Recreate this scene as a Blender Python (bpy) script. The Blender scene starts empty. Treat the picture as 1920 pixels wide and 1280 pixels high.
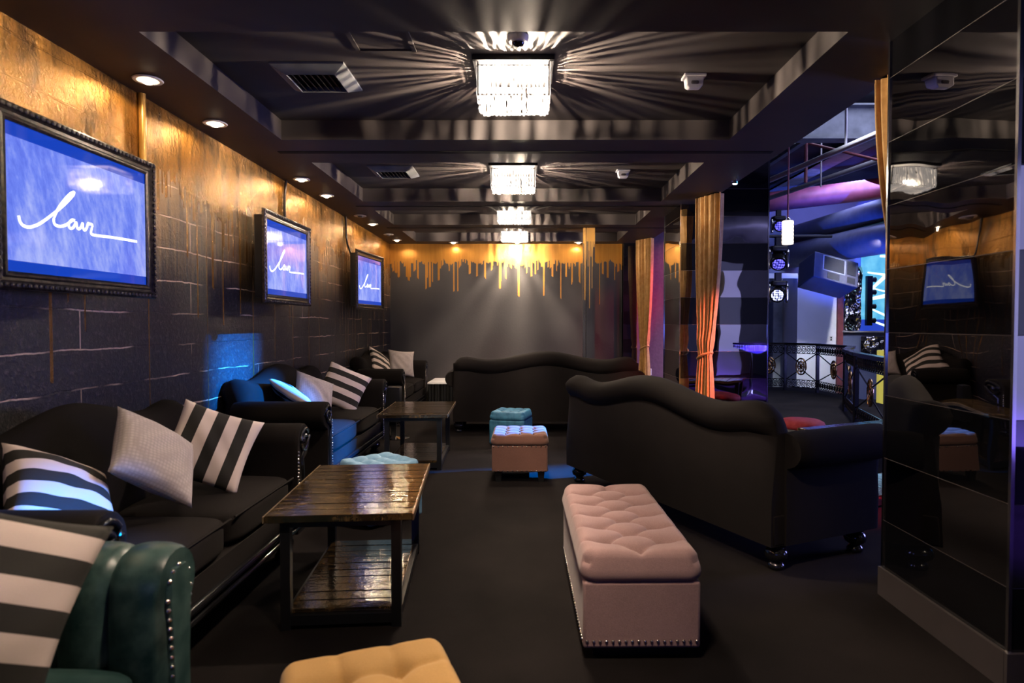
import bpy, math, random
from mathutils import Vector, Matrix
random.seed(7)
PI = math.pi
C = bpy.context.scene.collection
R = math.radians

# ------------------------------------------------------------------ mesh helpers
class MB:
    def __init__(s): s.v = []; s.f = []; s.m = []
    def add(s, vs, fs, mi=0):
        o = len(s.v); s.v += [tuple(p) for p in vs]
        for f in fs: s.f.append(tuple(i + o for i in f)); s.m.append(mi)
        return s
    def box(s, x0, x1, y0, y1, z0, z1, mi=0, M=None):
        vs = [Vector((x, y, z)) for x in (x0, x1) for y in (y0, y1) for z in (z0, z1)]
        if M: vs = [M @ v for v in vs]
        return s.add(vs, [(0,1,3,2),(4,6,7,5),(0,4,5,1),(2,3,7,6),(0,2,6,4),(1,5,7,3)], mi)
    def tube(s, pts, r, n=10, mi=0, closed=False, caps=True):
        pts = [Vector(p) for p in pts]; N = len(pts); rings = []
        up = Vector((0,0,1))
        for i, p in enumerate(pts):
            if closed: t = pts[(i+1) % N] - pts[i-1]
            else: t = pts[min(i+1,N-1)] - pts[max(i-1,0)]
            if t.length < 1e-9: t = Vector((0,0,1))
            t.normalize()
            a = up if abs(t.dot(up)) < .95 else Vector((1,0,0))
            x = t.cross(a).normalized(); y = t.cross(x).normalized()
            rr = r[i] if isinstance(r, (list, tuple)) else r
            rings.append([p + (x*math.cos(2*PI*k/n) + y*math.sin(2*PI*k/n))*rr for k in range(n)])
        vs = [v for g in rings for v in g]; fs = []
        for i in range(N if closed else N-1):
            j = (i+1) % N
            for k in range(n):
                l = (k+1) % n
                fs.append((i*n+k, i*n+l, j*n+l, j*n+k))
        if caps and not closed:
            fs.append(tuple(range(n))[::-1]); fs.append(tuple((N-1)*n+k for k in range(n)))
        return s.add(vs, fs, mi)
    def lathe(s, prof, n=20, M=None, mi=0):
        vs = []; fs = []
        for r, z in prof:
            for k in range(n):
                v = Vector((r*math.cos(2*PI*k/n), r*math.sin(2*PI*k/n), z)); vs.append(M @ v if M else v)
        for i in range(len(prof)-1):
            for k in range(n):
                l = (k+1) % n
                fs.append((i*n+k, i*n+l, (i+1)*n+l, (i+1)*n+k))
        fs.append(tuple(range(n))[::-1]); fs.append(tuple((len(prof)-1)*n+k for k in range(n)))
        return s.add(vs, fs, mi)
    def loft(s, secs, mi=0, closed=True, caps=True):
        n = len(secs[0]); vs = [p for c in secs for p in c]; fs = []
        for i in range(len(secs)-1):
            for k in range(n if closed else n-1):
                l = (k+1) % n
                fs.append((i*n+k, i*n+l, (i+1)*n+l, (i+1)*n+k))
        if caps:
            fs.append(tuple(range(n))[::-1]); fs.append(tuple((len(secs)-1)*n+k for k in range(n)))
        return s.add(vs, fs, mi)
    def superbox(s, cx, cy, cz, w, d, h, p=6, n=12, crown=0, mi=0, M=None):
        idx = {}; vs = []; fs = []
        def V(a, b, c):
            k = (round(a*n), round(b*n), round(c*n))
            if k not in idx:
                q = (abs(a)**p + abs(b)**p + abs(c)**p)**(1/p)
                x, y, z = a/q, b/q, c/q
                zz = z*h/2 + (crown*(1-x*x)*(1-y*y) if z > 0 else 0)
                v = Vector((cx + x*w/2, cy + y*d/2, cz + zz))
                idx[k] = len(vs); vs.append(M @ v if M else v)
            return idx[k]
        g = [-1 + 2*i/n for i in range(n+1)]
        for i in range(n):
            for j in range(n):
                a, b, c, d2 = g[i], g[i+1], g[j], g[j+1]
                fs += [(V(a,c,1),V(b,c,1),V(b,d2,1),V(a,d2,1)), (V(a,d2,-1),V(b,d2,-1),V(b,c,-1),V(a,c,-1)),
                       (V(a,-1,c),V(b,-1,c),V(b,-1,d2),V(a,-1,d2)), (V(a,1,d2),V(b,1,d2),V(b,1,c),V(a,1,c)),
                       (V(1,a,c),V(1,b,c),V(1,b,d2),V(1,a,d2)), (V(-1,a,d2),V(-1,b,d2),V(-1,b,c),V(-1,a,c))]
        return s.add(vs, fs, mi)
    def mesh(s, name, mats, sharp=35):
        me = bpy.data.meshes.new(name); me.from_pydata([tuple(v) for v in s.v], [], s.f); me.validate()
        for m in (mats if isinstance(mats, (list, tuple)) else [mats]): me.materials.append(m)
        if len(me.polygons) == len(s.m): me.polygons.foreach_set('material_index', s.m)
        me.update()
        if sharp is not None:
            me.shade_smooth(); me.set_sharp_from_angle(angle=R(sharp))
        return me

def obj(name, mb, mats, parent=None, sharp=35):
    me = mb.mesh(name, mats, sharp) if isinstance(mb, MB) else mb
    o = bpy.data.objects.new(name, me); C.objects.link(o)
    if parent: o.parent = parent
    return o
def bevel(o, w=.006, seg=2, angle=40):
    b = o.modifiers.new('bevel', 'BEVEL'); b.width = w; b.segments = seg; b.limit_method = 'ANGLE'; b.angle_limit = R(angle)
    return o
def tag(o, label, cat, group=None):
    o['label'] = label; o['category'] = cat
    if group: o['group'] = group
    return o
def thing(name, label, cat, loc=(0,0,0), rz=0, group=None):
    o = bpy.data.objects.new(name, None); C.objects.link(o); o.location = loc; o.rotation_euler = (0,0,rz)
    o.empty_display_size = .05
    return tag(o, label, cat, group)
def struct(o): o['kind'] = 'structure'; return o
def dup(root, loc, rz=None, label=None):
    r = root.copy(); C.objects.link(r); r.location = loc
    if rz is not None: r.rotation_euler = (0,0,rz)
    if label: r['label'] = label
    for ch in list(root.children):
        c = ch.copy(); C.objects.link(c); c.parent = r
        for g in list(ch.children):
            d = g.copy(); C.objects.link(d); d.parent = c
    return r

# ------------------------------------------------------------------ materials
def newmat(name):
    m = bpy.data.materials.new(name); m.use_nodes = True
    nt = m.node_tree; b = nt.nodes['Principled BSDF']; return m, nt, b
def N(nt, t, **kw):
    n = nt.nodes.new(t)
    for k, v in kw.items(): setattr(n, k, v)
    return n
def math_(nt, op, a, b=None, c=None, clamp=False):
    n = nt.nodes.new('ShaderNodeMath'); n.operation = op; n.use_clamp = clamp
    for i, x in enumerate((a, b, c)):
        if x is None: continue
        if isinstance(x, (int, float)): n.inputs[i].default_value = x
        else: nt.links.new(x, n.inputs[i])
    return n.outputs[0]
def mixc(nt, fac, a, b):
    n = nt.nodes.new('ShaderNodeMix'); n.data_type = 'RGBA'
    for i, x in ((0, fac), (6, a), (7, b)):
        if isinstance(x, (int, float)): n.inputs[i].default_value = x
        elif isinstance(x, tuple): n.inputs[i].default_value = (*x, 1)
        else: nt.links.new(x, n.inputs[i])
    return n.outputs[2]
def noise(nt, scale, detail=3, vec=None, rough=.5, dim='3D'):
    n = nt.nodes.new('ShaderNodeTexNoise'); n.noise_dimensions = dim
    n.inputs['Scale'].default_value = scale; n.inputs['Detail'].default_value = detail; n.inputs['Roughness'].default_value = rough
    if vec is not None: nt.links.new(vec, n.inputs['W' if dim == '1D' else 'Vector'])
    return n.outputs[0]
def ramp(nt, fac, stops):
    n = nt.nodes.new('ShaderNodeValToRGB'); e = n.color_ramp.elements
    while len(e) < len(stops): e.new(.5)
    for i, (p, c) in enumerate(stops):
        e[i].position = p; e[i].color = (*c, 1) if len(c) == 3 else c
    nt.links.new(fac, n.inputs[0]); return n.outputs[0]
def bump(nt, b, h, strength=.3, dist=.01):
    n = nt.nodes.new('ShaderNodeBump'); n.inputs['Strength'].default_value = strength; n.inputs['Distance'].default_value = dist
    nt.links.new(h, n.inputs['Height']); nt.links.new(n.outputs[0], b.inputs['Normal'])
    if b.inputs['Coat Weight'].default_value > .5: nt.links.new(n.outputs[0], b.inputs['Coat Normal'])
def ocoord(nt): return nt.nodes.new('ShaderNodeTexCoord').outputs['Object']
def sep(nt, v):
    n = nt.nodes.new('ShaderNodeSeparateXYZ'); nt.links.new(v, n.inputs[0]); return n.outputs
def comb(nt, x=0, y=0, z=0):
    n = nt.nodes.new('ShaderNodeCombineXYZ')
    for i, a in enumerate((x, y, z)):
        if isinstance(a, (int, float)): n.inputs[i].default_value = a
        else: nt.links.new(a, n.inputs[i])
    return n.outputs[0]

def plain(name, col, rough=.5, metal=0, spec=.5, var=.0, vscale=8, bs=0, bscale=60, coat=0):
    m, nt, b = newmat(name)
    b.inputs['Roughness'].default_value = rough; b.inputs['Metallic'].default_value = metal
    b.inputs['Specular IOR Level'].default_value = spec; b.inputs['Coat Weight'].default_value = coat
    oc = ocoord(nt)
    n = noise(nt, vscale, 4, oc)
    lo = tuple(c*(1-var) for c in col); hi = tuple(min(1, c*(1+var)) for c in col)
    nt.links.new(ramp(nt, n, [(.3, lo), (.7, hi)]), b.inputs['Base Color'])
    if bs: bump(nt, b, noise(nt, bscale, 3, oc), bs, .004)
    return m
def fabric(name, col, weave=260, var=.18, sheen=.15, rough=.92, bs=.25):
    m, nt, b = newmat(name); oc = ocoord(nt)
    b.inputs['Roughness'].default_value = rough; b.inputs['Specular IOR Level'].default_value = .2
    b.inputs['Sheen Weight'].default_value = sheen; b.inputs['Sheen Roughness'].default_value = .5
    n = noise(nt, weave, 2, oc); n2 = noise(nt, 5, 4, oc)
    f = math_(nt, 'ADD', math_(nt, 'MULTIPLY', n, .6), math_(nt, 'MULTIPLY', n2, .4))
    lo = tuple(c*(1-var) for c in col); hi = tuple(min(1, c*(1+var)) for c in col)
    nt.links.new(ramp(nt, f, [(.35, lo), (.65, hi)]), b.inputs['Base Color'])
    bump(nt, b, n, bs, .003)
    return m
def velvet(name, col, hi, rough=.6, sheen=.7):
    m, nt, b = newmat(name); oc = ocoord(nt)
    b.inputs['Roughness'].default_value = rough; b.inputs['Specular IOR Level'].default_value = .3
    b.inputs['Sheen Weight'].default_value = sheen; b.inputs['Sheen Roughness'].default_value = .35
    b.inputs['Sheen Tint'].default_value = (*hi, 1)
    n = noise(nt, 14, 5, oc, .6)
    nt.links.new(ramp(nt, n, [(.35, col), (.7, hi)]), b.inputs['Base Color'])
    bump(nt, b, noise(nt, 220, 2, oc), .15, .002)
    return m
def emit(name, col, strength, rough=.3):
    m, nt, b = newmat(name)
    b.inputs['Base Color'].default_value = (*[c*.5 for c in col], 1)
    b.inputs['Emission Color'].default_value = (*col, 1); b.inputs['Emission Strength'].default_value = strength
    b.inputs['Roughness'].default_value = rough
    return m

M = {}
M['sofa'] = fabric('black_sofa_fabric', (.0078,.0062,.0060), 320, .2, .0)
M['sofa'].node_tree.nodes['Principled BSDF'].inputs['Specular IOR Level'].default_value = .08
M['lacquer'] = plain('black_lacquer', (.006,.006,.007), .12, 0, .6, .2)
M['wood_gilt'] = plain('gilded_edge', (.25,.17,.09), .3, .7, .5, .3)
M['taupe'] = fabric('taupe_linen', (.245,.150,.143), 300, .16, .12)
M['brown'] = fabric('brown_linen', (.125,.060,.046), 300, .16, .12)
M['lightblue'] = velvet('light_blue_velvet', (.10,.21,.33), (.18,.32,.46), .7, .2)
M['teal'] = velvet('teal_velvet', (.012,.07,.135), (.04,.15,.25), .6, .3)
M['green'] = velvet('green_velvet', (.006,.020,.020), (.036,.066,.062), .34, .6)
M['mustard'] = fabric('mustard_linen', (.36,.20,.066), 300, .1, .1)
M['red'] = velvet('red_velvet', (.35,.03,.04), (.5,.07,.08), .7, .4)
M['greyfab'] = fabric('speckled_grey_fabric', (.12,.12,.13), 120, .5, .1)
M['goldvelvet'] = velvet('gold_velvet', (.44,.24,.075), (.62,.37,.14), .5, .6)
M['nail'] = plain('nickel_nailhead', (.62,.55,.47), .22, 1, .5, .05)
M['chrome'] = plain('chrome', (.75,.74,.74), .12, 1, .5, .03)
M['darkmetal'] = plain('dark_metal', (.02,.02,.022), .35, .6, .5, .2)
M['legblack'] = plain('black_leg_paint', (.008,.008,.009), .28, 0, .5, .2)
M['white'] = plain('white_plastic', (.62,.6,.62), .4, 0, .5, .04)
M['ceiling'] = plain('ceiling_paint', (.046,.038,.037), .62, 0, .35, .1, 3, .08, 90)
M['soffit'] = M['ceiling']
M['base'] = plain('baseboard_paint', (.045,.037,.037), .45, 0, .4, .1)
M['black'] = plain('matte_black', (.006,.006,.006), .8, 0, .2, .2)
M['ironrail'] = plain('black_iron', (.012,.012,.016), .25, .3, .6, .2)
M['bronze'] = plain('bronze_rosette', (.45,.28,.13), .25, 1, .5, .2)
M['duct'] = plain('painted_duct', (.10,.095,.105), .45, .3, .5, .15, 6)
M['ductred'] = plain('red_painted_duct', (.20,.045,.06), .5, .1, .5, .2, 6)
M['pipe'] = plain('grey_pipe', (.42,.40,.42), .4, .2, .5, .1)
M['pipered'] = plain('red_pipe', (.22,.06,.07), .5, .1, .5, .2)
M['steel'] = plain('painted_steel', (.16,.17,.18), .55, .1, .4, .25, 5)
M['outceil'] = plain('dark_open_ceiling', (.035,.035,.042), .8, 0, .3, .35, 2)
M['whitewall'] = plain('white_wall_paint', (.75,.75,.78), .6, 0, .3, .04, 2)
M['bluewall'] = plain('blue_grey_wall_paint', (.20,.23,.42), .6, 0, .3, .06, 2)
M['darkwall'] = plain('dark_wall_paint', (.03,.03,.04), .6, 0, .3, .15, 2)
M['cabinet'] = plain('speaker_cabinet', (.03,.03,.035), .45, 0, .4, .15)
M['grille'] = plain('speaker_grille', (.012,.012,.013), .4, .5, .4, .3, 200, .5, 300)
M['pillowgrey'] = None

def floor_mat():
    m, nt, b = newmat('black_carpet'); oc = ocoord(nt)
    n = noise(nt, 350, 2, oc); n2 = noise(nt, 1.8, 5, oc, .6)
    f = math_(nt, 'ADD', math_(nt, 'MULTIPLY', n, .5), math_(nt, 'MULTIPLY', n2, .5))
    nt.links.new(ramp(nt, f, [(.35, (.0035,.0027,.0027)), (.68, (.014,.011,.0108))]), b.inputs['Base Color'])
    b.inputs['Roughness'].default_value = .95; b.inputs['Specular IOR Level'].default_value = .06
    bump(nt, b, n, .5, .006); return m
M['floor'] = floor_mat()

def drips(nt, u, z, z0, wave, layers):
    out = None
    for cell, wid, lmax, pw, off in layers:
        s = math_(nt, 'ADD', math_(nt, 'DIVIDE', u, cell), off)
        c = math_(nt, 'FLOOR', s); f = math_(nt, 'FRACT', s)
        w1 = N(nt, 'ShaderNodeTexWhiteNoise', noise_dimensions='1D'); nt.links.new(c, w1.inputs['W'])
        w2 = N(nt, 'ShaderNodeTexWhiteNoise', noise_dimensions='1D'); nt.links.new(math_(nt, 'ADD', c, 57.31), w2.inputs['W'])
        w3 = N(nt, 'ShaderNodeTexWhiteNoise', noise_dimensions='1D'); nt.links.new(math_(nt, 'ADD', c, 113.7), w3.inputs['W'])
        ctr = math_(nt, 'MULTIPLY_ADD', w3.outputs[0], .5, .25)
        hw = math_(nt, 'MULTIPLY', math_(nt, 'ADD', w2.outputs[0], .6), wid*.5)
        ins = math_(nt, 'LESS_THAN', math_(nt, 'ABSOLUTE', math_(nt, 'SUBTRACT', f, ctr)), hw)
        ln = math_(nt, 'MULTIPLY', math_(nt, 'POWER', w1.outputs[0], pw), lmax)
        zb = math_(nt, 'SUBTRACT', math_(nt, 'ADD', wave, z0), math_(nt, 'MULTIPLY', ins, ln))
        mk = math_(nt, 'MULTIPLY', math_(nt, 'SUBTRACT', z, zb), 80, clamp=True)
        out = mk if out is None else math_(nt, 'MAXIMUM', out, mk)
    return out
def drip_wall(name, axis, back):
    m, nt, b = newmat(name); oc = ocoord(nt); s = sep(nt, oc); u, z = s[axis], s[2]
    uz = comb(nt, u, z, 0)
    rnd1 = noise(nt, 3.2 if back else 1.1, 3, u, .6, '1D')
    wave = math_(nt, 'MULTIPLY', math_(nt, 'SUBTRACT', rnd1, .5), .42 if back else .9)
    if back:
        gold = drips(nt, u, z, 2.50, wave, [(.055,.5,.42,2.5,.3),(.083,.34,.75,4,7.7),(.11,.2,.95,6,3.3)])
    else:
        gold = drips(nt, u, z, 2.36, wave, [(.05,.55,.30,2,.3),(.09,.28,.75,3.5,7.7),(.12,.12,2.3,1.7,3.3)])
    # thin brown translucent runs of the same paint
    streakv = comb(nt, math_(nt, 'MULTIPLY', u, 26), math_(nt, 'MULTIPLY', z, 1.2), 0)
    streak = noise(nt, 1.0, 4, streakv, .65)
    # block courses
    br = N(nt, 'ShaderNodeTexBrick'); br.offset = .5
    wob = noise(nt, 2.3, 3, uz)
    wob2 = noise(nt, 9, 3, uz)
    zz = math_(nt, 'ADD', z, math_(nt, 'ADD', math_(nt, 'MULTIPLY', wob, .035), math_(nt, 'MULTIPLY', wob2, .02)))
    nt.links.new(comb(nt, u, zz, 0), br.inputs['Vector'])
    br.inputs['Scale'].default_value = 1; br.inputs['Brick Width'].default_value = 2.3; br.inputs['Row Height'].default_value = .215
    br.inputs['Mortar Size'].default_value = .0055; br.inputs['Mortar Smooth'].default_value = .3
    br.inputs['Color1'].default_value = (0,0,0,1); br.inputs['Color2'].default_value = (.4,.4,.4,1); br.inputs['Mortar'].default_value = (1,1,1,1)
    mort = br.outputs['Fac']
    grime = noise(nt, 30, 5, uz, .7); big = noise(nt, 1.6, 4, uz)
    black = mixc(nt, big, (.0035,.0035,.006), (.011,.010,.013))
    if not back:
        # rough flecks on the black blocks
        fl = math_(nt, 'MULTIPLY', math_(nt, 'SUBTRACT', grime, .54), 7, clamp=True)
        black = mixc(nt, math_(nt, 'MULTIPLY', fl, .65), black, (.13,.105,.09))
        # brown wash fading downwards with ragged vertical streaks
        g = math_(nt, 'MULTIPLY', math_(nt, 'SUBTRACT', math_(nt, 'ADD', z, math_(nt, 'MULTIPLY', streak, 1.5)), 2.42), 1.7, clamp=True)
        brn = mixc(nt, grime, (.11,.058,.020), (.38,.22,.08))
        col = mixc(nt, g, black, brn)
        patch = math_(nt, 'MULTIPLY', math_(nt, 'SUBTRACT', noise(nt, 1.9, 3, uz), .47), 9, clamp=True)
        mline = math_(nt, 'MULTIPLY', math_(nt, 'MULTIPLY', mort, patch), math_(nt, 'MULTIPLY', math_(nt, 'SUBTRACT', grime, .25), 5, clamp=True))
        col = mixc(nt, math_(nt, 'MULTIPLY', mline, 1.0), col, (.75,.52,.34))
    else:
        black = mixc(nt, big, (.014,.0125,.013), (.036,.032,.033))
        col = black
    gcol = mixc(nt, streak, (.26,.105,.012), (.48,.225,.038))
    if not back:
        gcol = mixc(nt, math_(nt, 'MULTIPLY', math_(nt, 'SUBTRACT', noise(nt, 1.0, 4, comb(nt, math_(nt, 'MULTIPLY', u, 5), math_(nt, 'MULTIPLY', z, 1.3), 0), .75), .46), 4.5, clamp=True), gcol, (.095,.045,.013))
    col = mixc(nt, gold, col, gcol)
    nt.links.new(col, b.inputs['Base Color'])
    nt.links.new(math_(nt, 'MULTIPLY', gold, .6), b.inputs['Metallic'])
    rg = math_(nt, 'MULTIPLY_ADD', gold, -.14 if not back else -.22, .38 if not back else .5)
    nt.links.new(rg, b.inputs['Roughness'])
    b.inputs['Specular IOR Level'].default_value = .5
    h = math_(nt, 'ADD', math_(nt, 'MULTIPLY', grime, .5 if not back else .35), math_(nt, 'MULTIPLY', gold, .25))
    if not back: h = math_(nt, 'SUBTRACT', h, math_(nt, 'MULTIPLY', mort, .9))
    bump(nt, b, h, .8 if not back else .5, .018 if not back else .010)
    return m
M['wall_left'] = drip_wall('dripped_gold_on_black_block', 1, False)
M['wall_back'] = drip_wall('dripped_gold_on_black_plaster', 0, True)

def drip_post():
    m, nt, b = newmat('dripped_gold_post'); s = sep(nt, ocoord(nt))
    u = math_(nt, 'ADD', s[0], math_(nt, 'MULTIPLY', s[1], .7))
    g = drips(nt, u, s[2], 2.62, math_(nt, 'MULTIPLY', noise(nt, 12, 2, u, .5, '1D'), .0), [(.022,.7,.5,1.2,.2),(.05,.3,1.2,1.6,.6)])
    nt.links.new(mixc(nt, g, (.02,.02,.026), (.5,.26,.05)), b.inputs['Base Color'])
    b.inputs['Roughness'].default_value = .35; return m
M['post'] = drip_post()

def plank_mat():
    m, nt, b = newmat('lacquered_planks_gold_reflection'); oc = ocoord(nt); s = sep(nt, oc)
    st = comb(nt, math_(nt, 'MULTIPLY', s[0], 6), math_(nt, 'MULTIPLY', s[1], 26), 0)
    n = noise(nt, 1, 5, st, .7)
    n3 = noise(nt, 34, 4, oc, .6)
    f = math_(nt, 'ADD', math_(nt, 'MULTIPLY', n, .7), math_(nt, 'MULTIPLY', n3, .3))
    nt.links.new(ramp(nt, f, [(.38, (.004,.0035,.003)), (.52, (.028,.017,.007)), (.68, (.19,.115,.04))]), b.inputs['Base Color'])  # gold-black mottling, with golden reflections put into the colour
    b.inputs['Roughness'].default_value = .07; b.inputs['Coat Weight'].default_value = .8; b.inputs['Coat Roughness'].default_value = .06
    b.inputs['Specular IOR Level'].default_value = .8
    bump(nt, b, math_(nt, 'ADD', math_(nt, 'MULTIPLY', noise(nt, 30, 4, oc, .6), .8), math_(nt, 'MULTIPLY', n, .35)), .34, .0050)
    return m
M['plank'] = plank_mat()

def stripe_mat(name, n, off, ca=(.02,.018,.016), cb=(.56,.46,.42)):
    m, nt, b = newmat(name); oc = ocoord(nt); s = sep(nt, oc)
    f = math_(nt, 'FRACT', math_(nt, 'ADD', math_(nt, 'MULTIPLY', s[0], n), off))
    k = math_(nt, 'GREATER_THAN', f, .5)
    wv = noise(nt, 300, 2, oc)
    nt.links.new(mixc(nt, k, ca, cb), b.inputs['Base Color'])
    b.inputs['Roughness'].default_value = .85; b.inputs['Specular IOR Level'].default_value = .2
    bump(nt, b, wv, .2, .002); return m
M['stripe'] = stripe_mat('black_and_cream_stripe', 8.4, .25)
M['stripe_big'] = stripe_mat('wide_black_and_cream_stripe', 8.6, .35, (.02,.018,.016), (.42,.34,.31))
def grey_knit():
    m, nt, b = newmat('grey_knit'); oc = ocoord(nt)
    v = N(nt, 'ShaderNodeTexVoronoi'); v.inputs['Scale'].default_value = 60; v.inputs['Randomness'].default_value = .15
    nt.links.new(oc, v.inputs['Vector'])
    nt.links.new(ramp(nt, v.outputs['Distance'], [(.1, (.40,.335,.31)), (.6, (.29,.245,.23))]), b.inputs['Base Color'])
    b.inputs['Roughness'].default_value = .9; bump(nt, b, v.outputs['Distance'], .4, .003); return m
M['pillowgrey'] = grey_knit()

def mirror_mat(name, col, metal, rough, wav):
    m, nt, b = newmat(name); oc = ocoord(nt)
    b.inputs['Base Color'].default_value = (*col, 1); b.inputs['Metallic'].default_value = metal
    b.inputs['Roughness'].default_value = rough; b.inputs['Specular IOR Level'].default_value = .8
    s = sep(nt, oc)
    n = noise(nt, 2.6, 1, oc, .3)
    bump(nt, b, n, 1.0, wav); return m
M['mirror'] = mirror_mat('tinted_mirror', (.42,.40,.41), 1, .015, .0045)
M['blackglass'] = mirror_mat('black_glass', (.004,.004,.005), 0, .02, .0035)
M['blackglass'].node_tree.nodes['Principled BSDF'].inputs['IOR'].default_value = 1.65
M['crumple'] = None
def crumple_mat():
    m, nt, b = newmat('crumpled_mirror_foil'); oc = ocoord(nt)
    b.inputs['Base Color'].default_value = (.75,.68,.62,1); b.inputs['Metallic'].default_value = 1; b.inputs['Roughness'].default_value = .12
    bump(nt, b, noise(nt, 3.5, 2, oc), 1, .25); return m
M['crumple'] = crumple_mat()

def screen_mat():
    m, nt, b = newmat('tv_picture'); oc = ocoord(nt); s = sep(nt, oc)
    x, z = s[0], s[2]     # panel local: x -0.5..0.5, z -0.32..0.32
    fur = noise(nt, 1, 5, comb(nt, math_(nt, 'MULTIPLY', math_(nt, 'ADD', x, math_(nt, 'MULTIPLY', z, .25)), 26), math_(nt, 'MULTIPLY', z, 9), 0), .7)
    big = noise(nt, 1, 2, comb(nt, math_(nt, 'MULTIPLY', x, 5), math_(nt, 'MULTIPLY', z, 1.3), 3))
    f = math_(nt, 'ADD', math_(nt, 'MULTIPLY', fur, .45), math_(nt, 'MULTIPLY', big, .55))
    pic = ramp(nt, f, [(.30, (.06,.10,.72)), (.47, (.17,.25,.92)), (.66, (.48,.55,1.0))])
    bar = math_(nt, 'MAXIMUM', math_(nt, 'GREATER_THAN', z, .262), math_(nt, 'LESS_THAN', z, -.272))
    col = mixc(nt, bar, pic, (.008,.055,.52))
    nt.links.new(col, b.inputs['Emission Color']); b.inputs['Emission Strength'].default_value = .98
    b.inputs['Base Color'].default_value = (.004,.004,.006,1); b.inputs['Roughness'].default_value = .04
    b.inputs['Specular IOR Level'].default_value = .6
    return m
M['screen'] = screen_mat()
M['logo'] = emit('white_script', (1,1,1), 1.6)
def frame_mat():
    m, nt, b = newmat('carved_bronze_black_frame'); oc = ocoord(nt)
    nt.links.new(ramp(nt, noise(nt, 40, 4, oc), [(.35, (.010,.008,.007)), (.72, (.085,.06,.042))]), b.inputs['Base Color'])
    b.inputs['Roughness'].default_value = .32; b.inputs['Metallic'].default_value = .35
    bump(nt, b, noise(nt, 120, 2, oc), .3, .003); return m
M['frame'] = frame_mat()
M['crystal'] = emit('lit_crystal', (1,.88,.78), 1.5, .1)
M['crystal'].node_tree.nodes['Principled BSDF'].inputs['Base Color'].default_value = (.08,.075,.07,1)
M['bulb'] = emit('downlight_lamp', (1,.78,.5), 14)
M['deadbulb'] = plain('unlit_lamp_glass', (.10,.09,.09), .3, 0, .5, .1)
M['pendantglass'] = emit('glowing_pendant_glass', (1,.82,.62), 1.8)
M['spotwhite'] = emit('white_lamp', (.85,.95,1), 18)
M['bluelens'] = emit('blue_lens', (.16,.14,1), 1.8)
M['whitelens'] = emit('cool_white_lens', (.6,.65,1), 3)
M['beam'] = emit('cyan_beam_graphic', (.65,.95,1), 1.7)
M['yellowlit'] = emit('lit_yellow_panel', (.75,.65,.12), .55)
M['greenlaser'] = emit('green_led', (.4,1,.2), 1.0)
def lens_leds(m):
    nt = m.node_tree; b = nt.nodes['Principled BSDF']; v = N(nt, 'ShaderNodeTexVoronoi'); v.inputs['Scale'].default_value = 22; v.inputs['Randomness'].default_value = .2
    nt.links.new(ocoord(nt), v.inputs['Vector'])
    st = b.inputs['Emission Strength'].default_value
    nt.links.new(math_(nt, 'MULTIPLY', math_(nt, 'SUBTRACT', .62, v.outputs['Distance'], clamp=True), st*3.2), b.inputs['Emission Strength'])
lens_leds(M['bluelens']); lens_leds(M['whitelens'])
def led_mat():
    m, nt, b = newmat('led_picture'); oc = ocoord(nt); s = sep(nt, oc)
    n = noise(nt, 3, 3, oc)
    up = ramp(nt, n, [(.3, (.06,.42,.80)), (.7, (.22,.72,1.0))])
    col = mixc(nt, math_(nt, 'LESS_THAN', s[2], -.62), up, (.02,.06,.55))
    nt.links.new(col, b.inputs['Emission Color']); b.inputs['Emission Strength'].default_value = .95
    b.inputs['Base Color'].default_value = (.01,.01,.02,1); return m
M['led'] = led_mat()

# ------------------------------------------------------------------ setting
XL, XR, YB, ZS, ZC, YN = -2.40, 2.13, 11.40, 2.83, 2.98, -2.6
struct(obj('floor', MB().box(-2.4, 6.3, YN, 14.3, -.12, 0), M['floor'], sharp=None))
struct(obj('floor_lower', MB().box(-2.4, 14, YN, 22, -.75, -.6), M['darkwall'], sharp=None))
struct(obj('wall_left', MB().box(XL-.15, XL, YN, YB, 0, 3.2), M['wall_left'], sharp=None))
struct(obj('wall_back', MB().box(XL-.15, 1.72, YB, YB+.15, 0, 3.2), M['wall_back'], sharp=None))
struct(obj('wall_rear', MB().box(XL-.15, 14, YN-.15, YN, -.6, 5.6), M['darkwall'], sharp=None))
cx0, cx1 = -1.89, 1.58
cb = MB()
cb.box(XL, cx0, YN, YB, ZS, 3.16); cb.box(cx1, XR, YN, YB, ZS, 3.16)
for a, b_ in ((YN, .6), (2.45, 3.17), (5.0, 5.70), (7.49, 8.09), (9.23, 9.86), (11.07, YB)):
    cb.box(cx0, cx1, a, b_, ZS, 3.16)
cb.box(XL, XR, YN, YB, ZC, 3.17)
struct(obj('ceiling', cb, M['ceiling'], sharp=None))
struct(obj('ceiling_outer', MB().box(XR, 14, YN, 22, 5.4, 5.5), M['outceil'], sharp=None))
struct(obj('wall_upper', MB().box(XR-.1, XR, YN, 22, 3.17, 5.4), M['outceil'], sharp=None))
for i, y in enumerate((5.36, 7.80, 9.53)):
    struct(obj('trim_%d' % (i+1), MB().box(-2.05, 2.05, y-.03, y+.03, ZS-.004, ZS+.002), M['black'], sharp=None))

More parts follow.
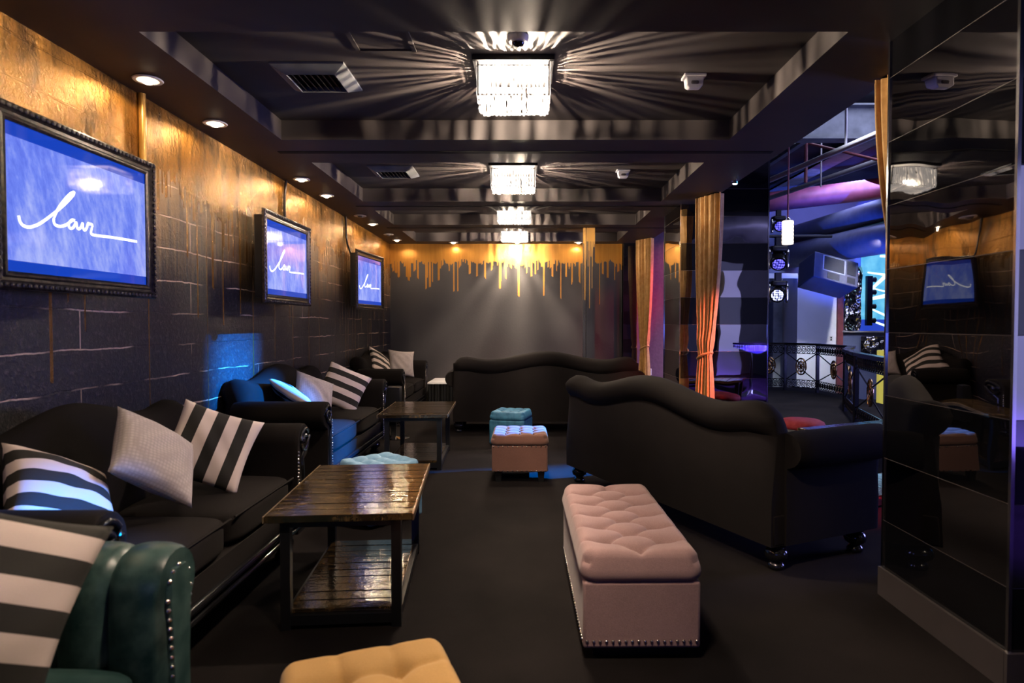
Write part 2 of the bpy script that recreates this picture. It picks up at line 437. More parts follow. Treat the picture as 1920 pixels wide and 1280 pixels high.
M['seam'] = plain('glass_edge_seam', (.15,.125,.11), .4, 0, .5, .1)
def pillar(name, x0, x1, y0, y1, base, label):
    t = thing(name, label, 'pillar', ((x0+x1)/2, (y0+y1)/2, 0))
    w, d = (x1-x0)/2, (y1-y0)/2
    b = MB(); z = 0.0; k = 0
    zs = [0] + [base + .3225*i for i in range(15)]
    for i in range(len(zs)-1):
        if i: b.box(-w+.001, w-.001, -d+.001, d-.001, zs[i]-.003, zs[i]+.001, 2)
        b.box(-w, w, -d, d, zs[i], zs[i+1]-.0025, 1 if i % 2 == 0 else 0)
    obj('mirror_cladding', b, [M['mirror'], M['blackglass'], M['seam']], t, sharp=None)
    for sx in (-1, 1):
        for sy in (-1, 1):
            e = obj('corner_trim', MB().box(sx*w-.007, sx*w+.007, sy*d-.007, sy*d+.007, .12, zs[-1]), M['chrome'], t, sharp=None)
    g = MB()
    for a in (-1, 1):
        g.box(-w-.016, w+.016, a*(d+.001), a*(d+.017), 0, .145); g.box(a*(w+.001), a*(w+.017), -d-.0, d+.0, 0, .145)
    obj('baseboard', g, M['base'], t, sharp=None)
    return t
pillar('mirrored_pillar', 1.85, 2.88, 2.42, 3.28, .392, 'near pillar clad in alternating mirror and black glass bands, at the right edge')
pillar('mirrored_pillar', 1.85, 2.90, 7.66, 8.54, .4325, 'middle pillar clad in mirror and black glass bands behind the orange lit curtain')
M['plumpaint'] = plain('plum_gloss_paint', (.13,.075,.12), .38, 0, .5, .15, 20, .15, 60)
t = thing('corner_pillar', 'far pillar with dark mirror edge and plum painted face lit purple at the back', 'pillar', (2.24, 11.76, 0))
obj('mirror_strip', MB().box(-.51, -.27, -.44, .44, 0, 4.6), M['blackglass'], t, sharp=None)
obj('painted_face', MB().box(-.27, .51, -.44, .44, 0, 4.6), M['plumpaint'], t, sharp=None)
obj('corner_trim', MB().box(-.277, -.263, -.447, -.433, 0, 4.6), M['chrome'], t, sharp=None)

# ------------------------------------------------------------------ furniture builders
def nail_mesh(r=.007):
    return MB().lathe([(r,0),(r*.95,r*.35),(r*.7,r*.7),(r*.3,r*.95),(.0005,r)], 8).mesh('nailhead', M['nail'], 60)
NAIL = nail_mesh(.0075)
def nails(parent, pts, normal, mesh=None):
    q = Vector(normal).to_track_quat('Z', 'Y')
    for p in pts:
        o = bpy.data.objects.new('nailhead', mesh or NAIL); C.objects.link(o); o.parent = parent
        o.location = p; o.rotation_mode = 'QUATERNION'; o.rotation_quaternion = q

def sofa(name, label, W, D, loc, rz, group=None, seats=2, arm_nails=True, hump=.105, zbase=.925, ear=.035):
    t = thing(name, label, 'sofa', loc, rz, group)
    yb = -D/2; L = .15
    def zt(s):
        a = abs(s)
        z = zbase + hump*.5*(1+math.cos(PI*min(a/.62, 1))) + ear*math.exp(-((a-.86)/.12)**2)
        if a > .90: z -= .12*(1-math.sqrt(max(0, 1-((a-.90)/.10)**2)))
        return z
    secs = []
    ss = [-1,-.995,-.985,-.97,-.95,-.93,-.9] + [-.85+.05*i for i in range(35)] + [.9,.93,.95,.97,.985,.995,1]
    for s in ss:
        z = zt(s); zs = zt(max(-.85, min(.85, s)))-.185 if abs(s) < .99 else zt(.85)-.185
        zs = min(zs, z-.05)
        pr = [(0,L),(0,.4),(0,zs-.01),(.006,zs),(-.018,zs+.02),(-.04,zs+.06),(-.048,zs+.1),(-.036,zs+(z-zs)*.78),(-.01,z-.018),(.03,z),(.08,z-.006),(.125,z-.035),(.155,z-.085),(.17,z-.17),(.19,.55),(.2,.40),(.2,L)]
        pr[7] = (-.036, max(pr[6][1]+.005, pr[7][1]))
        k = 1.0
        if abs(s) > .93: k = math.sqrt(max(.05, 1-((abs(s)-.93)/.07)**2*.75))
        secs.append([(s*W/2*.985, yb+.085+(y-.085)*(k if zz > zs-.02 else 1), zz) for y, zz in pr])
    obj('backrest', MB().loft(secs), M['sofa'], t, 50)
    b = MB().box(-W/2+.015, W/2-.015, yb+.01, D/2-.075, L, .33)
    bevel(obj('base', b, M['sofa'], t), .012)
    # arms
    for sg in (-1, 1):
        xo = W/2; rc, zc = .108, .69
        pr = [(xo, L), (xo+.004, .35), (xo-.004, .50), (xo+.002, .575)]
        for i in range(15):
            a = R(-75 + i*(255/14)); pr.append((xo + .0 + rc*math.cos(a), zc + rc*math.sin(a)))
        pr += [(xo-.112, .62), (xo-.118, .45), (xo-.118, L)]
        secs = []
        for y, k in ((yb+.10,.90),(yb+.14,.97),(yb+.2,1),(0,1),(D/2-.08,1),(D/2-.02,1),(D/2,.985),(D/2+.008,.93)):
            secs.append([(sg*(xo-.04+(x-xo+.04)*k), y, zc + (z-zc)*(k if z > .5 else 1)) for x, z in (pr if sg > 0 else pr[::-1])])
        obj('arm', MB().loft(secs), M['sofa'], t, 45)
        # show-wood scroll on the arm front
        path = []
        for i in range(22):
            a = R(200 - i*26); rr = .020 + .062*i/21
            path.append((sg*(xo + rr*math.cos(a)), D/2+.012, zc + rr*math.sin(a)))
        x_, _, z_ = path[-1]
        path += [(sg*(xo-.055), D/2+.012, .60), (sg*(xo-.03), D/2+.010, .50), (sg*(xo-.035), D/2+.006, .38), (sg*(xo-.05), D/2, .26), (sg*(xo-.055), D/2-.01, .16)]
        obj('arm_scroll', MB().tube(path, .013, 8), M['lacquer'], t, 60)
        if arm_nails:
            nails(t, [(sg*(xo-.105), D/2+.010, .20+.021*i) for i in range(22)], (0,1,0))
    # seat cushions
    xi = W/2-.125; cw = 2*xi/seats
    for i in range(seats):
        c = MB().superbox(-xi+cw*(i+.5), (yb+.19+D/2-.005)/2, .43, cw-.006, D/2-.005-yb-.19, .17, 7, 14, .035)
        cu = obj('seat_cushion', c, M['sofa'], t, 60)
        path = [(-xi+cw*i+.02, D/2-.008, .495), (-xi+cw*(i+1)-.02, D/2-.008, .495)]
        obj('piping', MB().tube(path, .006, 6), M['sofa'], cu, 60)
    obj('front_rail', MB().box(-W/2+.02, W/2-.02, D/2-.08, D/2-.02, L+.005, .34), M['sofa'], t)
    obj('wood_moulding', MB().tube([(-W/2+.03, D/2-.008, .225), (W/2-.03, D/2-.008, .225)], .022, 10).tube([(-W/2+.03, D/2-.004, .178), (W/2-.03, D/2-.004, .178)], .016, 10), M['lacquer'], t, 60)
    foot = [(.034,0),(.045,.006),(.048,.02),(.040,.034),(.032,.042),(.036,.050),(.060,.066),(.066,.088),(.058,.112),(.044,.124),(.05,.132),(.056,.145),(.056,.155)]
    fm = MB().lathe(foot, 18).mesh('foot', M['lacquer'], 50)
    for sx in (-1, 1):
        for sy in (-1, 1):
            f = obj('foot', fm, None, t); f.location = (sx*(W/2-.075), sy*(D/2-.10), 0)
    return t

def tuft_top(mb, w, d, z0, h, buttons, cells, depth=.03, crease=.012, n=64, edge=.045, puff=.0):
    """upholstered lid: flat sides from z0, rounded edge, top at z0+h with dimples and folds"""
    def axis(L, n):
        out = []
        for i in range(n+1):
            out.append(-L/2 + L*i/n)
        for k in (.25,.5,.75): out += [-L/2+edge*k*.4, L/2-edge*k*.4]
        return sorted(set(round(x, 5) for x in out))
    nx = max(16, int(n*min(1, w/d))); ny = max(16, int(n*min(1, d/w)) if d < w else n)
    X, Y = axis(w, nx), axis(d, ny)
    def hz(x, y):
        s = min(w/2-abs(x), d/2-abs(y))
        ds = max(0, edge-(w/2-abs(x)), 0); dt = max(0, edge-(d/2-abs(y)))
        q = min(1, math.hypot(ds, dt)/edge)
        z = z0+h - edge*(1-math.sqrt(max(0, 1-q*q)))
        fade = min(1, s/.05)
        dip = 0
        for bx, by in buttons:
            r2 = (x-bx)**2+(y-by)**2
            dip += depth*math.exp(-r2/(.030**2)) + depth*.55*math.exp(-r2/(.075**2))
        for (ax, ay), (ex, ey) in cells:
            vx, vy = ex-ax, ey-ay; L2 = vx*vx+vy*vy
            tt = max(0, min(1, ((x-ax)*vx+(y-ay)*vy)/L2))
            dd = math.hypot(x-ax-tt*vx, y-ay-tt*vy)
            dip += crease*math.exp(-(dd/.014)**2)*.0 + 0
        cmin = 9
        for (ax, ay), (ex, ey) in cells:
            vx, vy = ex-ax, ey-ay; L2 = vx*vx+vy*vy
            tt = max(0, min(1, ((x-ax)*vx+(y-ay)*vy)/L2))
            cmin = min(cmin, math.hypot(x-ax-tt*vx, y-ay-tt*vy))
        dip += crease*math.exp(-(cmin/.016)**1.3)
        return z - dip*max(.25, fade) + puff*(1-(2*x/w)**2)*(1-(2*y/d)**2)
    rc = min(.06, .3*min(w, d))
    def plan(x, y):
        u = (abs(x)-(w/2-rc))/rc; v = (abs(y)-(d/2-rc))/rc
        if u > 0 and v > 0:
            u, v = u*math.sqrt(1-v*v/2), v*math.sqrt(1-u*u/2)
            return math.copysign(w/2-rc+u*rc, x), math.copysign(d/2-rc+v*rc, y)
        return x, y
    vs = [(*plan(x, y), hz(x, y)) for y in Y for x in X]; nX, nY = len(X), len(Y)
    fs = [(j*nX+i, j*nX+i+1, (j+1)*nX+i+1, (j+1)*nX+i) for j in range(nY-1) for i in range(nX-1)]
    ring = [i for i in range(nX)] + [j*nX+nX-1 for j in range(1, nY)] + [(nY-1)*nX+i for i in range(nX-2, -1, -1)] + [j*nX for j in range(nY-2, 0, -1)]
    o = len(vs)
    m = len(ring); hh = h-edge
    for zf, off in ((.72,.006),(.45,.009),(.2,.006),(.05,.0),(0,-.005)):
        vs += [(vs[i][0]*(1+2*off/w), vs[i][1]*(1+2*off/d), z0+hh*zf) for i in ring]
    fs += [(ring[(k+1) % m], ring[k], o+k, o+(k+1) % m) for k in range(m)]
    for L_ in range(4): fs += [(o+L_*m+(k+1) % m, o+L_*m+k, o+(L_+1)*m+k, o+(L_+1)*m+(k+1) % m) for k in range(m)]
    fs.append(tuple(o+4*m+k for k in range(m))[::-1])
    mb.add(vs, fs); return mb
def grid_tufts(w, d, nx, ny, mx=.5, my=.5):
    """square tufting: buttons on a grid, folds along the grid lines"""
    xs = [-w/2 + w*(i+1)/(nx+1) for i in range(nx)]; ys = [-d/2 + d*(j+1)/(ny+1) for j in range(ny)]
    bt = [(x, y) for x in xs for y in ys]; ce = []
    for x in xs: ce.append(((x, -d/2), (x, d/2)))
    for y in ys: ce.append(((-w/2, y), (w/2, y)))
    return bt, ce
def buttons(parent, pts, z, mat, r=.011):
    me = MB().lathe([(r,-.004),(r,.001),(r*.8,.005),(r*.4,.007),(.0005,.0075)], 10).mesh('button', mat, 60)
    for x, y in pts:
        o = obj('button', me, None, parent); o.location = (x, y, z)

def cube_ottoman(name, label, loc, rz, w, d, h, mat, nt_=(3,3), group=None, legs=False, depth=.022):
    t = thing(name, label, 'ottoman', loc, rz, group)
    bt, ce = grid_tufts(w, d, *nt_)
    top = obj('tufted_top', tuft_top(MB(), w, d, h-.10, .10, bt, ce, depth, .012, 56, .04, .012), mat, t, 70)
    buttons(top, bt, h-.100+.10-depth*1.45, mat, .009)
    bd = MB().box(-w/2-.004, w/2+.004, -d/2-.004, d/2+.004, .02, h-.097)
    bevel(obj('body', bd, mat, t, 60), .02, 4)
    fm = MB().lathe([(.022,0),(.026,.025)], 10).mesh('glide', M['black'], 40)
    for sx in (-1, 1):
        for sy in (-1, 1):
            f = obj('glide_foot', fm, None, t); f.location = (sx*(w/2-.05), sy*(d/2-.05), 0)
    return t

# ------------------------------------------------------------------ sofas
RZL = -PI/2
S1 = sofa('camelback_sofa', 'black camelback sofa in the foreground against the left wall, under the nearest television', 1.84, .80, (-1.76, 2.97, 0), RZL, 'black camelback sofas')
S2 = sofa('camelback_sofa', 'black camelback sofa along the left wall with a blue light patch beside it', 2.06, .82, (-1.965, 6.02, 0), RZL, 'black camelback sofas')
S3 = sofa('camelback_sofa', 'black camelback sofa in the far left corner by the back wall', 2.06, .70, (-2.02, 9.72, 0), RZL, 'black camelback sofas')
S4 = sofa('camelback_sofa', 'black camelback sofa in the foreground seen from behind, beside the taupe bench', 2.40, .86, (1.26, 4.80, 0), R(-64.8), 'black camelback sofas', 3, False)
S5 = sofa('camelback_sofa', 'black camelback sofa at the back facing the rear wall, seen square from behind', 2.42, .86, (.265, 8.63, 0), 0, 'black camelback sofas', 3, False, .105, .95)

# ------------------------------------------------------------------ coffee tables
def coffee_table(name, label, loc, rz):
    w, l, h = .66, 1.06, .54
    t = thing(name, label, 'coffee table', loc, rz, 'plank topped coffee tables')
    def planks(w_, l_, z0, z1, n):
        b = MB(); p = l_/n
        for i in range(n):
            y = -l_/2+p*i; dz = random.uniform(-.0015,.0015)
            b.box(-w_/2, w_/2, y+.0015, y+p-.0015, z0, z1+dz)
        return b
    bevel(obj('plank_top', planks(w, l, h-.034, h, 11), M['plank'], t, sharp=None), .0035, 2)
    for a in (-1, 1):
        tr = MB(); tr.box(a*(w/2)+(-.006 if a<0 else .0), a*(w/2)+(.0 if a<0 else .006), -l/2-.004, l/2+.004, h-.032, h-.002)
        obj('gilded_edge', tr, M['wood_gilt'], t, sharp=None)
    lw, ll = .25, .47
    fr = MB()
    for a in (-1, 1):
        fr.box(a*lw-.022, a*lw+.022, -ll-.022, ll+.022, h-.065, h-.035); fr.box(-lw, lw, a*ll-.022, a*ll+.022, h-.065, h-.035)
    obj('top_frame', fr, M['legblack'], t, sharp=None)
    for a in (-1, 1):
        for c in (-1, 1):
            obj('leg', MB().box(a*lw-.022, a*lw+.022, c*ll-.022, c*ll+.022, 0, h-.065), M['legblack'], t, sharp=None)
    f2 = MB()
    for a in (-1, 1):
        f2.box(a*lw-.018, a*lw+.018, -ll+.022, ll-.022, .02, .065); f2.box(-lw+.022, lw-.022, a*ll-.018, a*ll+.018, .02, .065)
    obj('lower_frame', f2, M['legblack'], t, sharp=None)
    bevel(obj('plank_shelf', planks(2*lw-.01, 2*ll-.01, .067, .088, 10), M['plank'], t, sharp=None), .003, 2)
    return t
T1 = coffee_table('coffee_table', 'nearest glossy plank coffee table in front of the foreground left sofa', (-.885, 3.40, 0), R(4.5))
T2 = coffee_table('coffee_table', 'glossy plank coffee table farther back, in front of the blue lit sofa', (-1.095, 6.60, 0), R(2))
T3 = coffee_table('coffee_table', 'sparkling plank coffee table behind the arm of the right hand sofa', (2.89, 5.23, 0), R(-64.8))

# ------------------------------------------------------------------ taupe bench
bw, bl = .495, 1.17
t = thing('storage_bench', 'long taupe linen storage bench with deep diamond tufting and nailhead trim', 'bench', (.478, 3.205, 0), R(.6))
cols = (-.13, .13); side = [(x, -bl/2+.19+.195*j) for x in cols for j in range(5)]
mid = [(0, -bl/2+.10+.195*j) for j in range(6)]
cells = []
for x, y in side:
    cells.append(((x, y), (0, y-.09))); cells.append(((x, y), (0, y+.105)))
    cells.append(((x, y), (math.copysign(bw/2, x), y)))
cells.append((mid[0], (0, -bl/2))); cells.append((mid[5], (0, bl/2)))
lid = obj('tufted_lid', tuft_top(MB(), bw, bl, .337, .125, side+mid, cells, .034, .024, 150, .055, .0), M['taupe'], t, 70)
buttons(lid, side+mid, +.337+.125-.052, M['taupe'], .011)
bevel(obj('box_body', MB().box(-bw/2+.003, bw/2-.003, -bl/2+.003, bl/2-.003, .055, .333), M['taupe'], t, 60), .012, 3)
obj('plinth', MB().box(-bw/2+.05, bw/2-.05, -bl/2+.06, bl/2-.06, 0, .06), M['legblack'], t, sharp=None)
nails(t, [(-bw/2+.02+i*(bw-.04)/17, -bl/2+.0028, .086) for i in range(18)], (0,-1,0))
nails(t, [(-bw/2+.0028, -bl/2+.03+i*(bl-.06)/39, .083) for i in range(40)], (-1,0,0))

# ------------------------------------------------------------------ brown ottoman
t = thing('ottoman', 'square brown linen ottoman with nailhead trim and black legs, on the open carpet', 'ottoman', (-.05, 5.885, 0), R(0))
ow, od = .50, .53
bt, ce = grid_tufts(ow, od, 3, 3)
lid = obj('tufted_lid', tuft_top(MB(), ow, od, .335, .095, bt, ce, .020, .014, 60, .04, .01), M['brown'], t, 70)
buttons(lid, bt, .335+.095-.018, M['brown'], .009)
bevel(obj('box_body', MB().box(-ow/2+.003, ow/2-.003, -od/2+.003, od/2-.003, .095, .330), M['brown'], t, 60), .010, 3)
for z in (.322, .105):
    nails(t, [(-ow/2+.02+i*(ow-.04)/11, -od/2+.0028, z) for i in range(12)], (0,-1,0))
    nails(t, [(ow/2-.002, -od/2+.03+i*(od-.06)/11, z) for i in range(12)], (1,0,0))
for a in (-1, 1):
    for c in (-1, 1):
        obj('leg', MB().loft([[(a*(ow/2-.06)+p*.022, c*(od/2-.06)+q*.022, 0) for p, q in ((-1,-1),(1,-1),(1,1),(-1,1))], [(a*(ow/2-.06)+p*.032, c*(od/2-.06)+q*.032, .097) for p, q in ((-1,-1),(1,-1),(1,1),(-1,1))]]), M['legblack'], t, sharp=None)

cube_ottoman('ottoman', 'teal velvet cube ottoman standing behind the brown nailhead ottoman', (-.165, 7.50, 0), R(-14), .41, .41, .40, M['teal'])
cube_ottoman('ottoman', 'light blue tufted ottoman set cornerwise behind the nearest coffee table', (-1.06, 4.62, 0), R(45), .44, .44, .425, M['lightblue'])
cube_ottoman('ottoman', 'mustard yellow tufted ottoman at the bottom edge in front', (-.405, 1.685, 0), R(21), .47, .47, .435, M['mustard'], (2,2), depth=.03)

# round red ottoman outside
t = thing('ottoman', 'round red velvet topped ottoman beyond the arm of the right hand sofa', 'ottoman', (2.78, 6.42, 0))
obj('cushion_top', MB().lathe([(.20,.36),(.215,.375),(.22,.40),(.21,.425),(.17,.445),(.09,.455),(.001,.457)], 32), M['red'], t, 60)
obj('drum_body', MB().lathe([(.2,.02),(.21,.03),(.212,.34),(.205,.36)], 32), M['greyfab'], t, 50)
obj('base_ring', MB().lathe([(.19,0),(.19,.02)], 24), M['black'], t, 40)

# ------------------------------------------------------------------ green armchair
t = thing('armchair', 'green velvet rolled arm armchair with nailhead trim, cut by the bottom left corner', 'armchair', (-1.40, 1.40, 0), RZL)
W_, D_ = .80, .84     # local: +y front -> world +x ; local -x -> world +y (far arm)
obj('base', MB().superbox(0, 0, .22, W_, D_-.05, .28, 14, 8), M['green'], t, 60)
obj('seat_cushion', MB().superbox(0, .08, .42, W_-.24, .66, .17, 6, 12, .03), M['green'], t, 60)
def tufted_back():
    secs = []
    for i in range(41):
        x = -W_/2+.02 + (W_-.04)*i/40; g = .012*math.cos(2*PI*i/5)
        secs.append([(x, -D_/2, .12), (x, -D_/2, .60), (x, -D_/2-.04, .70), (x, -D_/2-.02, .79), (x, -D_/2+.05, .82), (x, -D_/2+.12+g, .80), (x, -D_/2+.16+g, .72), (x, -D_/2+.15+g*1.5, .6), (x, -D_/2+.18+g*1.5, .45), (x, -D_/2+.18, .12)])
    return MB().loft(secs)
obj('backrest', tufted_back(), M['green'], t, 60)
for sg in (-1, 1):
    xo = W_/2; rc, zc = .105, .675
    secs = []
    ys = [-D_/2+.02 + (D_-.02)*i/60 for i in range(61)]
    for i, y in enumerate(ys):
        g = 1 + .20*(abs(math.sin(PI*i/10))**.45 - .75)
        if i > 57: g = (1.0, .97, .9)[i-58]
        pr = [(xo+.01, .1), (xo+.01, .45), (xo+.0, .56)]
        for k in range(16):
            a = R(-70 + k*16.5); pr.append((xo-.015 + rc*g*math.cos(a), zc + rc*g*math.sin(a)))
        pr += [(xo-.13*g, .60), (xo-.13*g, .45), (xo-.12, .1)]
        secs.append([(sg*x, y, z) for x, z in (pr if sg > 0 else pr[::-1])])
    obj('arm', MB().loft(secs), M['green'], t, 60)
    # front panel with nailheads
    pn = []
    for off in (0, .012):
        ring = []
        for z, hw in ((.14,.060),(.3,.050),(.45,.047),(.58,.055),(.64,.062),(.69,.055),(.725,.03)): ring.append((sg*(xo-.02)+hw*(1 if off == 0 else .82), D_/2+.002+off, z))
        for z, hw in ((.725,.03),(.69,.055),(.64,.062),(.58,.055),(.45,.047),(.3,.050),(.14,.060)): ring.append((sg*(xo-.02)-hw*(1 if off == 0 else .82), D_/2+.002+off, z))
        pn.append(ring)
    obj('front_panel', MB().loft(pn), M['green'], t, 40)
    pts = []
    for z, hw in [(.16+.027*i, .058-.02*math.sin(PI*min(1,i/18))) for i in range(19)]: pts += [(sg*(xo-.02)+hw, D_/2+.006, z), (sg*(xo-.02)-hw, D_/2+.006, z)]
    pts += [(sg*(xo-.02)+.052*math.cos(R(a)), D_/2+.006, .672+.055*math.sin(R(a))) for a in (25,55,90,125,155)]
    nails(t, pts, (0,1,0))
fm = MB().lathe([(.025,0),(.03,.04),(.022,.06),(.035,.10)], 12).mesh('foot', M['lacquer'], 50)
for a in (-1, 1):
    for c in (-1, 1):
        f = obj('foot', fm, None, t); f.location = (a*(W_/2-.06), c*(D_/2-.09), 0)

# ------------------------------------------------------------------ pillows
def pillow(label, loc, normal, roll, size, mat, thick=.15, group=None, rot90=False, sx=1.0):
    n = Vector(normal).normalized(); up = Vector((0,0,1))
    x = up.cross(n).normalized(); y = n.cross(x).normalized()
    r = R(roll); e1 = x*math.cos(r)+y*math.sin(r); e2 = -x*math.sin(r)+y*math.cos(r)
    if rot90: e1, e2 = e2, -e1
    mw = Matrix((e1, e2, n)).transposed().to_4x4(); mw.translation = Vector(loc)
    b = MB(); K = 26
    rnd = random.Random(hash(label) % 999 if False else len(label)*7)
    ph = [rnd.uniform(0, 6) for _ in range(4)]
    def P(u, v, s):
        pin = 1-.075*(1-u*u)*0
        px = u*(1-.085*(1-abs(u)**1.2*0)*(1-v*v)*abs(u)**3*1.0); py = v*(1-.085*(1-u*u)*abs(v)**3)
        q = max(0, (1-u**2)*(1-v**2))
        hgt = thick/2*q**.42*(1+.07*math.sin(4*u+ph[0])*math.sin(3*v+ph[1]))
        hgt += .004*math.sin(9*(u+v)+ph[2])*q
        return (px*size/2*sx, py*size/2, s*hgt)
    g = [-1+2*i/K for i in range(K+1)]
    top = [P(u, v, 1) for v in g for u in g]; bot = [P(u, v, -1) for v in g for u in g]
    f1 = [(j*(K+1)+i, j*(K+1)+i+1, (j+1)*(K+1)+i+1, (j+1)*(K+1)+i) for j in range(K) for i in range(K)]
    b.add(top, f1); b.add(bot, [f[::-1] for f in f1])
    me = b.mesh('throw_pillow', mat, None); me.shade_smooth()
    o = bpy.data.objects.new('throw_pillow', me); C.objects.link(o); o.matrix_world = mw
    w = o.modifiers.new('weld', 'WELD'); w.merge_threshold = .0004
    tag(o, label, 'pillow', group); return o
pillow('large black and white striped pillow in the green armchair at the left edge', (-1.27, 1.42, .765), (.62,-.70,.36), -24, .46, M['stripe_big'], .15, 'striped pillows', True)
pillow('striped pillow at the near end of the foreground sofa, half lit blue', (-1.80, 2.46, .735), (.72,.02,.70), 48, .42, M['stripe'], .17, 'striped pillows', False)
pillow('grey textured pillow leaning on the back of the foreground sofa', (-1.665, 2.86, .805), (.78,-.07,.60), 45, .405, M['pillowgrey'], .15, 'grey pillows')
pillow('striped pillow leaning against the far arm of the foreground sofa', (-1.635, 3.31, .765), (.45,-.80,.42), -23, .41, M['stripe'], .13, 'striped pillows')
pillow('white backed pillow seen edge on, at the near end of the blue lit sofa', (-2.05, 5.62, .77), (.45,.35,.75), -28, .42, M['stripe'], .13, 'striped pillows')
pillow('grey textured pillow in the middle of the blue lit sofa', (-1.98, 5.98, .74), (.75,-.5,.5), -26, .40, M['pillowgrey'], .14, 'grey pillows')
pillow('striped pillow leaning against the far arm of the blue lit sofa', (-1.86, 6.52, .755), (.35,-.85,.42), -27, .45, M['stripe'], .13, 'striped pillows', True)
pillow('striped pillow on the sofa in the far left corner', (-2.14, 9.45, .82), (.8,-.2,.5), -36, .44, M['stripe'], .13, 'striped pillows', True)
pillow('plain grey pillow on the sofa in the far left corner', (-1.97, 10.15, .78), (.5,-.85,.3), -6, .43, M['pillowgrey'], .13, 'grey pillows')

# ------------------------------------------------------------------ televisions
LOGO = [(.07,.382),(.074,.346),(.088,.323),(.111,.314),(.141,.321),(.184,.35),(.227,.394),(.283,.458),(.336,.521),(.378,.578),(.409,.626),(.421,.651),(.405,.646),(.378,.617),(.342,.561),(.306,.497),(.281,.431),(.275,.393),(.285,.37),(.312,.365),(.345,.378),(.375,.405),(.405,.440),(.420,.432),(.400,.440),(.378,.412),(.374,.380),(.388,.366),(.410,.382),(.428,.436),(.430,.392),(.442,.374),(.460,.392),(.474,.440),(.474,.394),(.484,.374),(.500,.392),(.514,.446),(.518,.432),(.540,.440),(.546,.424),(.534,.385),(.532,.358),(.559,.354),(.673,.366),(.795,.373),(.917,.376)]
def smooth(pts, it=2):
    for _ in range(it):
        q = [pts[0]]
        for a, b in zip(pts, pts[1:]):
            q += [tuple(.75*x+.25*y for x, y in zip(a, b)), tuple(.25*x+.75*y for x, y in zip(a, b))]
        q.append(pts[-1]); pts = q
    return pts
def television(label, loc, rz, w=1.0, h=.64):
    # local: picture faces -y ; x to the right of the picture
    t = thing('framed_television', label, 'television', loc, rz, 'framed televisions')
    prof = [(0,.0),(0,-.019),(.010,-.025),(.020,-.025),(.027,-.019),(.04,-.021),(.054,-.033),(.068,-.034),(.076,-.028),(.078,-.008),(0,-.004)]
    b = MB(); cs = [(-1,-1),(1,-1),(1,1),(-1,1)]
    secs = [[(sx*(w/2+o), y, sz*(h/2+o)) for o, y in prof] for sx, sz in cs]; secs.append(secs[0])
    b.loft(secs, caps=False)
    fr = obj('picture_frame', b, M['frame'], t, 25)
    bead = MB()
    def egg(x, z, r): bead.superbox(x, -.033, z, r*2, .012, r*2, 2, 4)
    for sx in (-1, 1):
        n = 24
        for i in range(n): egg(sx*(w/2+.060), -h/2-.08+(h+.16)*(i+.5)/n, .0125)
    n = 36
    for sz in (-1, 1):
        for i in range(n): egg(-w/2-.08+(w+.16)*(i+.5)/n, sz*(h/2+.060), .0125)
    obj('carved_beading', bead, M['frame'], fr, 60)
    sc = obj('screen', MB().box(-w/2-.004, w/2+.004, -.012, -.0045, -h/2-.004, h/2+.004), M['screen'], t, sharp=None)
    pts = smooth([((u-.5)*w, -.016, (v-.5)*h) for u, v in LOGO])
    lg = MB().tube(pts, .0080, 6)
    lg.v = [(x, -.0135 + (y+.016)*.12, z) for x, y, z in lg.v]
    obj('script_lettering', lg, M['logo'], sc, 60)
    obj('set_body', MB().box(-w/2-.03, w/2+.03, -.004, .075, -h/2-.03, h/2+.03), M['legblack'], t, sharp=None)
    obj('wall_bracket', MB().box(-.2, .2, .075, .186, -.15, .15), M['legblack'], t, sharp=None)
    return t
television('nearest framed television glowing blue with white script, at the left edge', (-2.215, 3.225, 1.948), PI/2)
television('framed television in the middle of the left wall above the blue light patch', (-2.215, 5.96, 1.98), PI/2)
television('farthest framed television on the left wall near the back corner', (-2.20, 9.03, 2.0), R(90-5))
def cable(label, pts, r=.012, mat='frame', name='television_cable'):
    o = obj(name, MB().tube(smooth([tuple(p) for p in pts], 2), r, 8), M[mat], None, 60); return tag(o, label, 'cable')
M['goldpaint'] = plain('gold_painted_metal', (.5,.27,.06), .3, .5, .5, .2)
M['cord'] = plain('black_cord', (.02,.015,.012), .5, 0, .4, .2)
tag(obj('conduit', MB().tube([(-2.379, 4.01, 2.36), (-2.379, 4.01, 2.83)], .022, 10), M['goldpaint'], None, 60), 'gold painted conduit rising above the nearest television', 'conduit')
cable('black cable rising above the middle television to the ceiling', [(-2.38, 6.38, 2.38), (-2.385, 6.36, 2.6), (-2.38, 6.41, 2.83)], .013, 'cord')
cable('black cable looping above the farthest television to the ceiling', [(-2.34, 8.72, 2.28), (-2.37, 8.66, 2.40), (-2.385, 8.56, 2.5), (-2.385, 8.54, 2.83)], .013, 'cord')

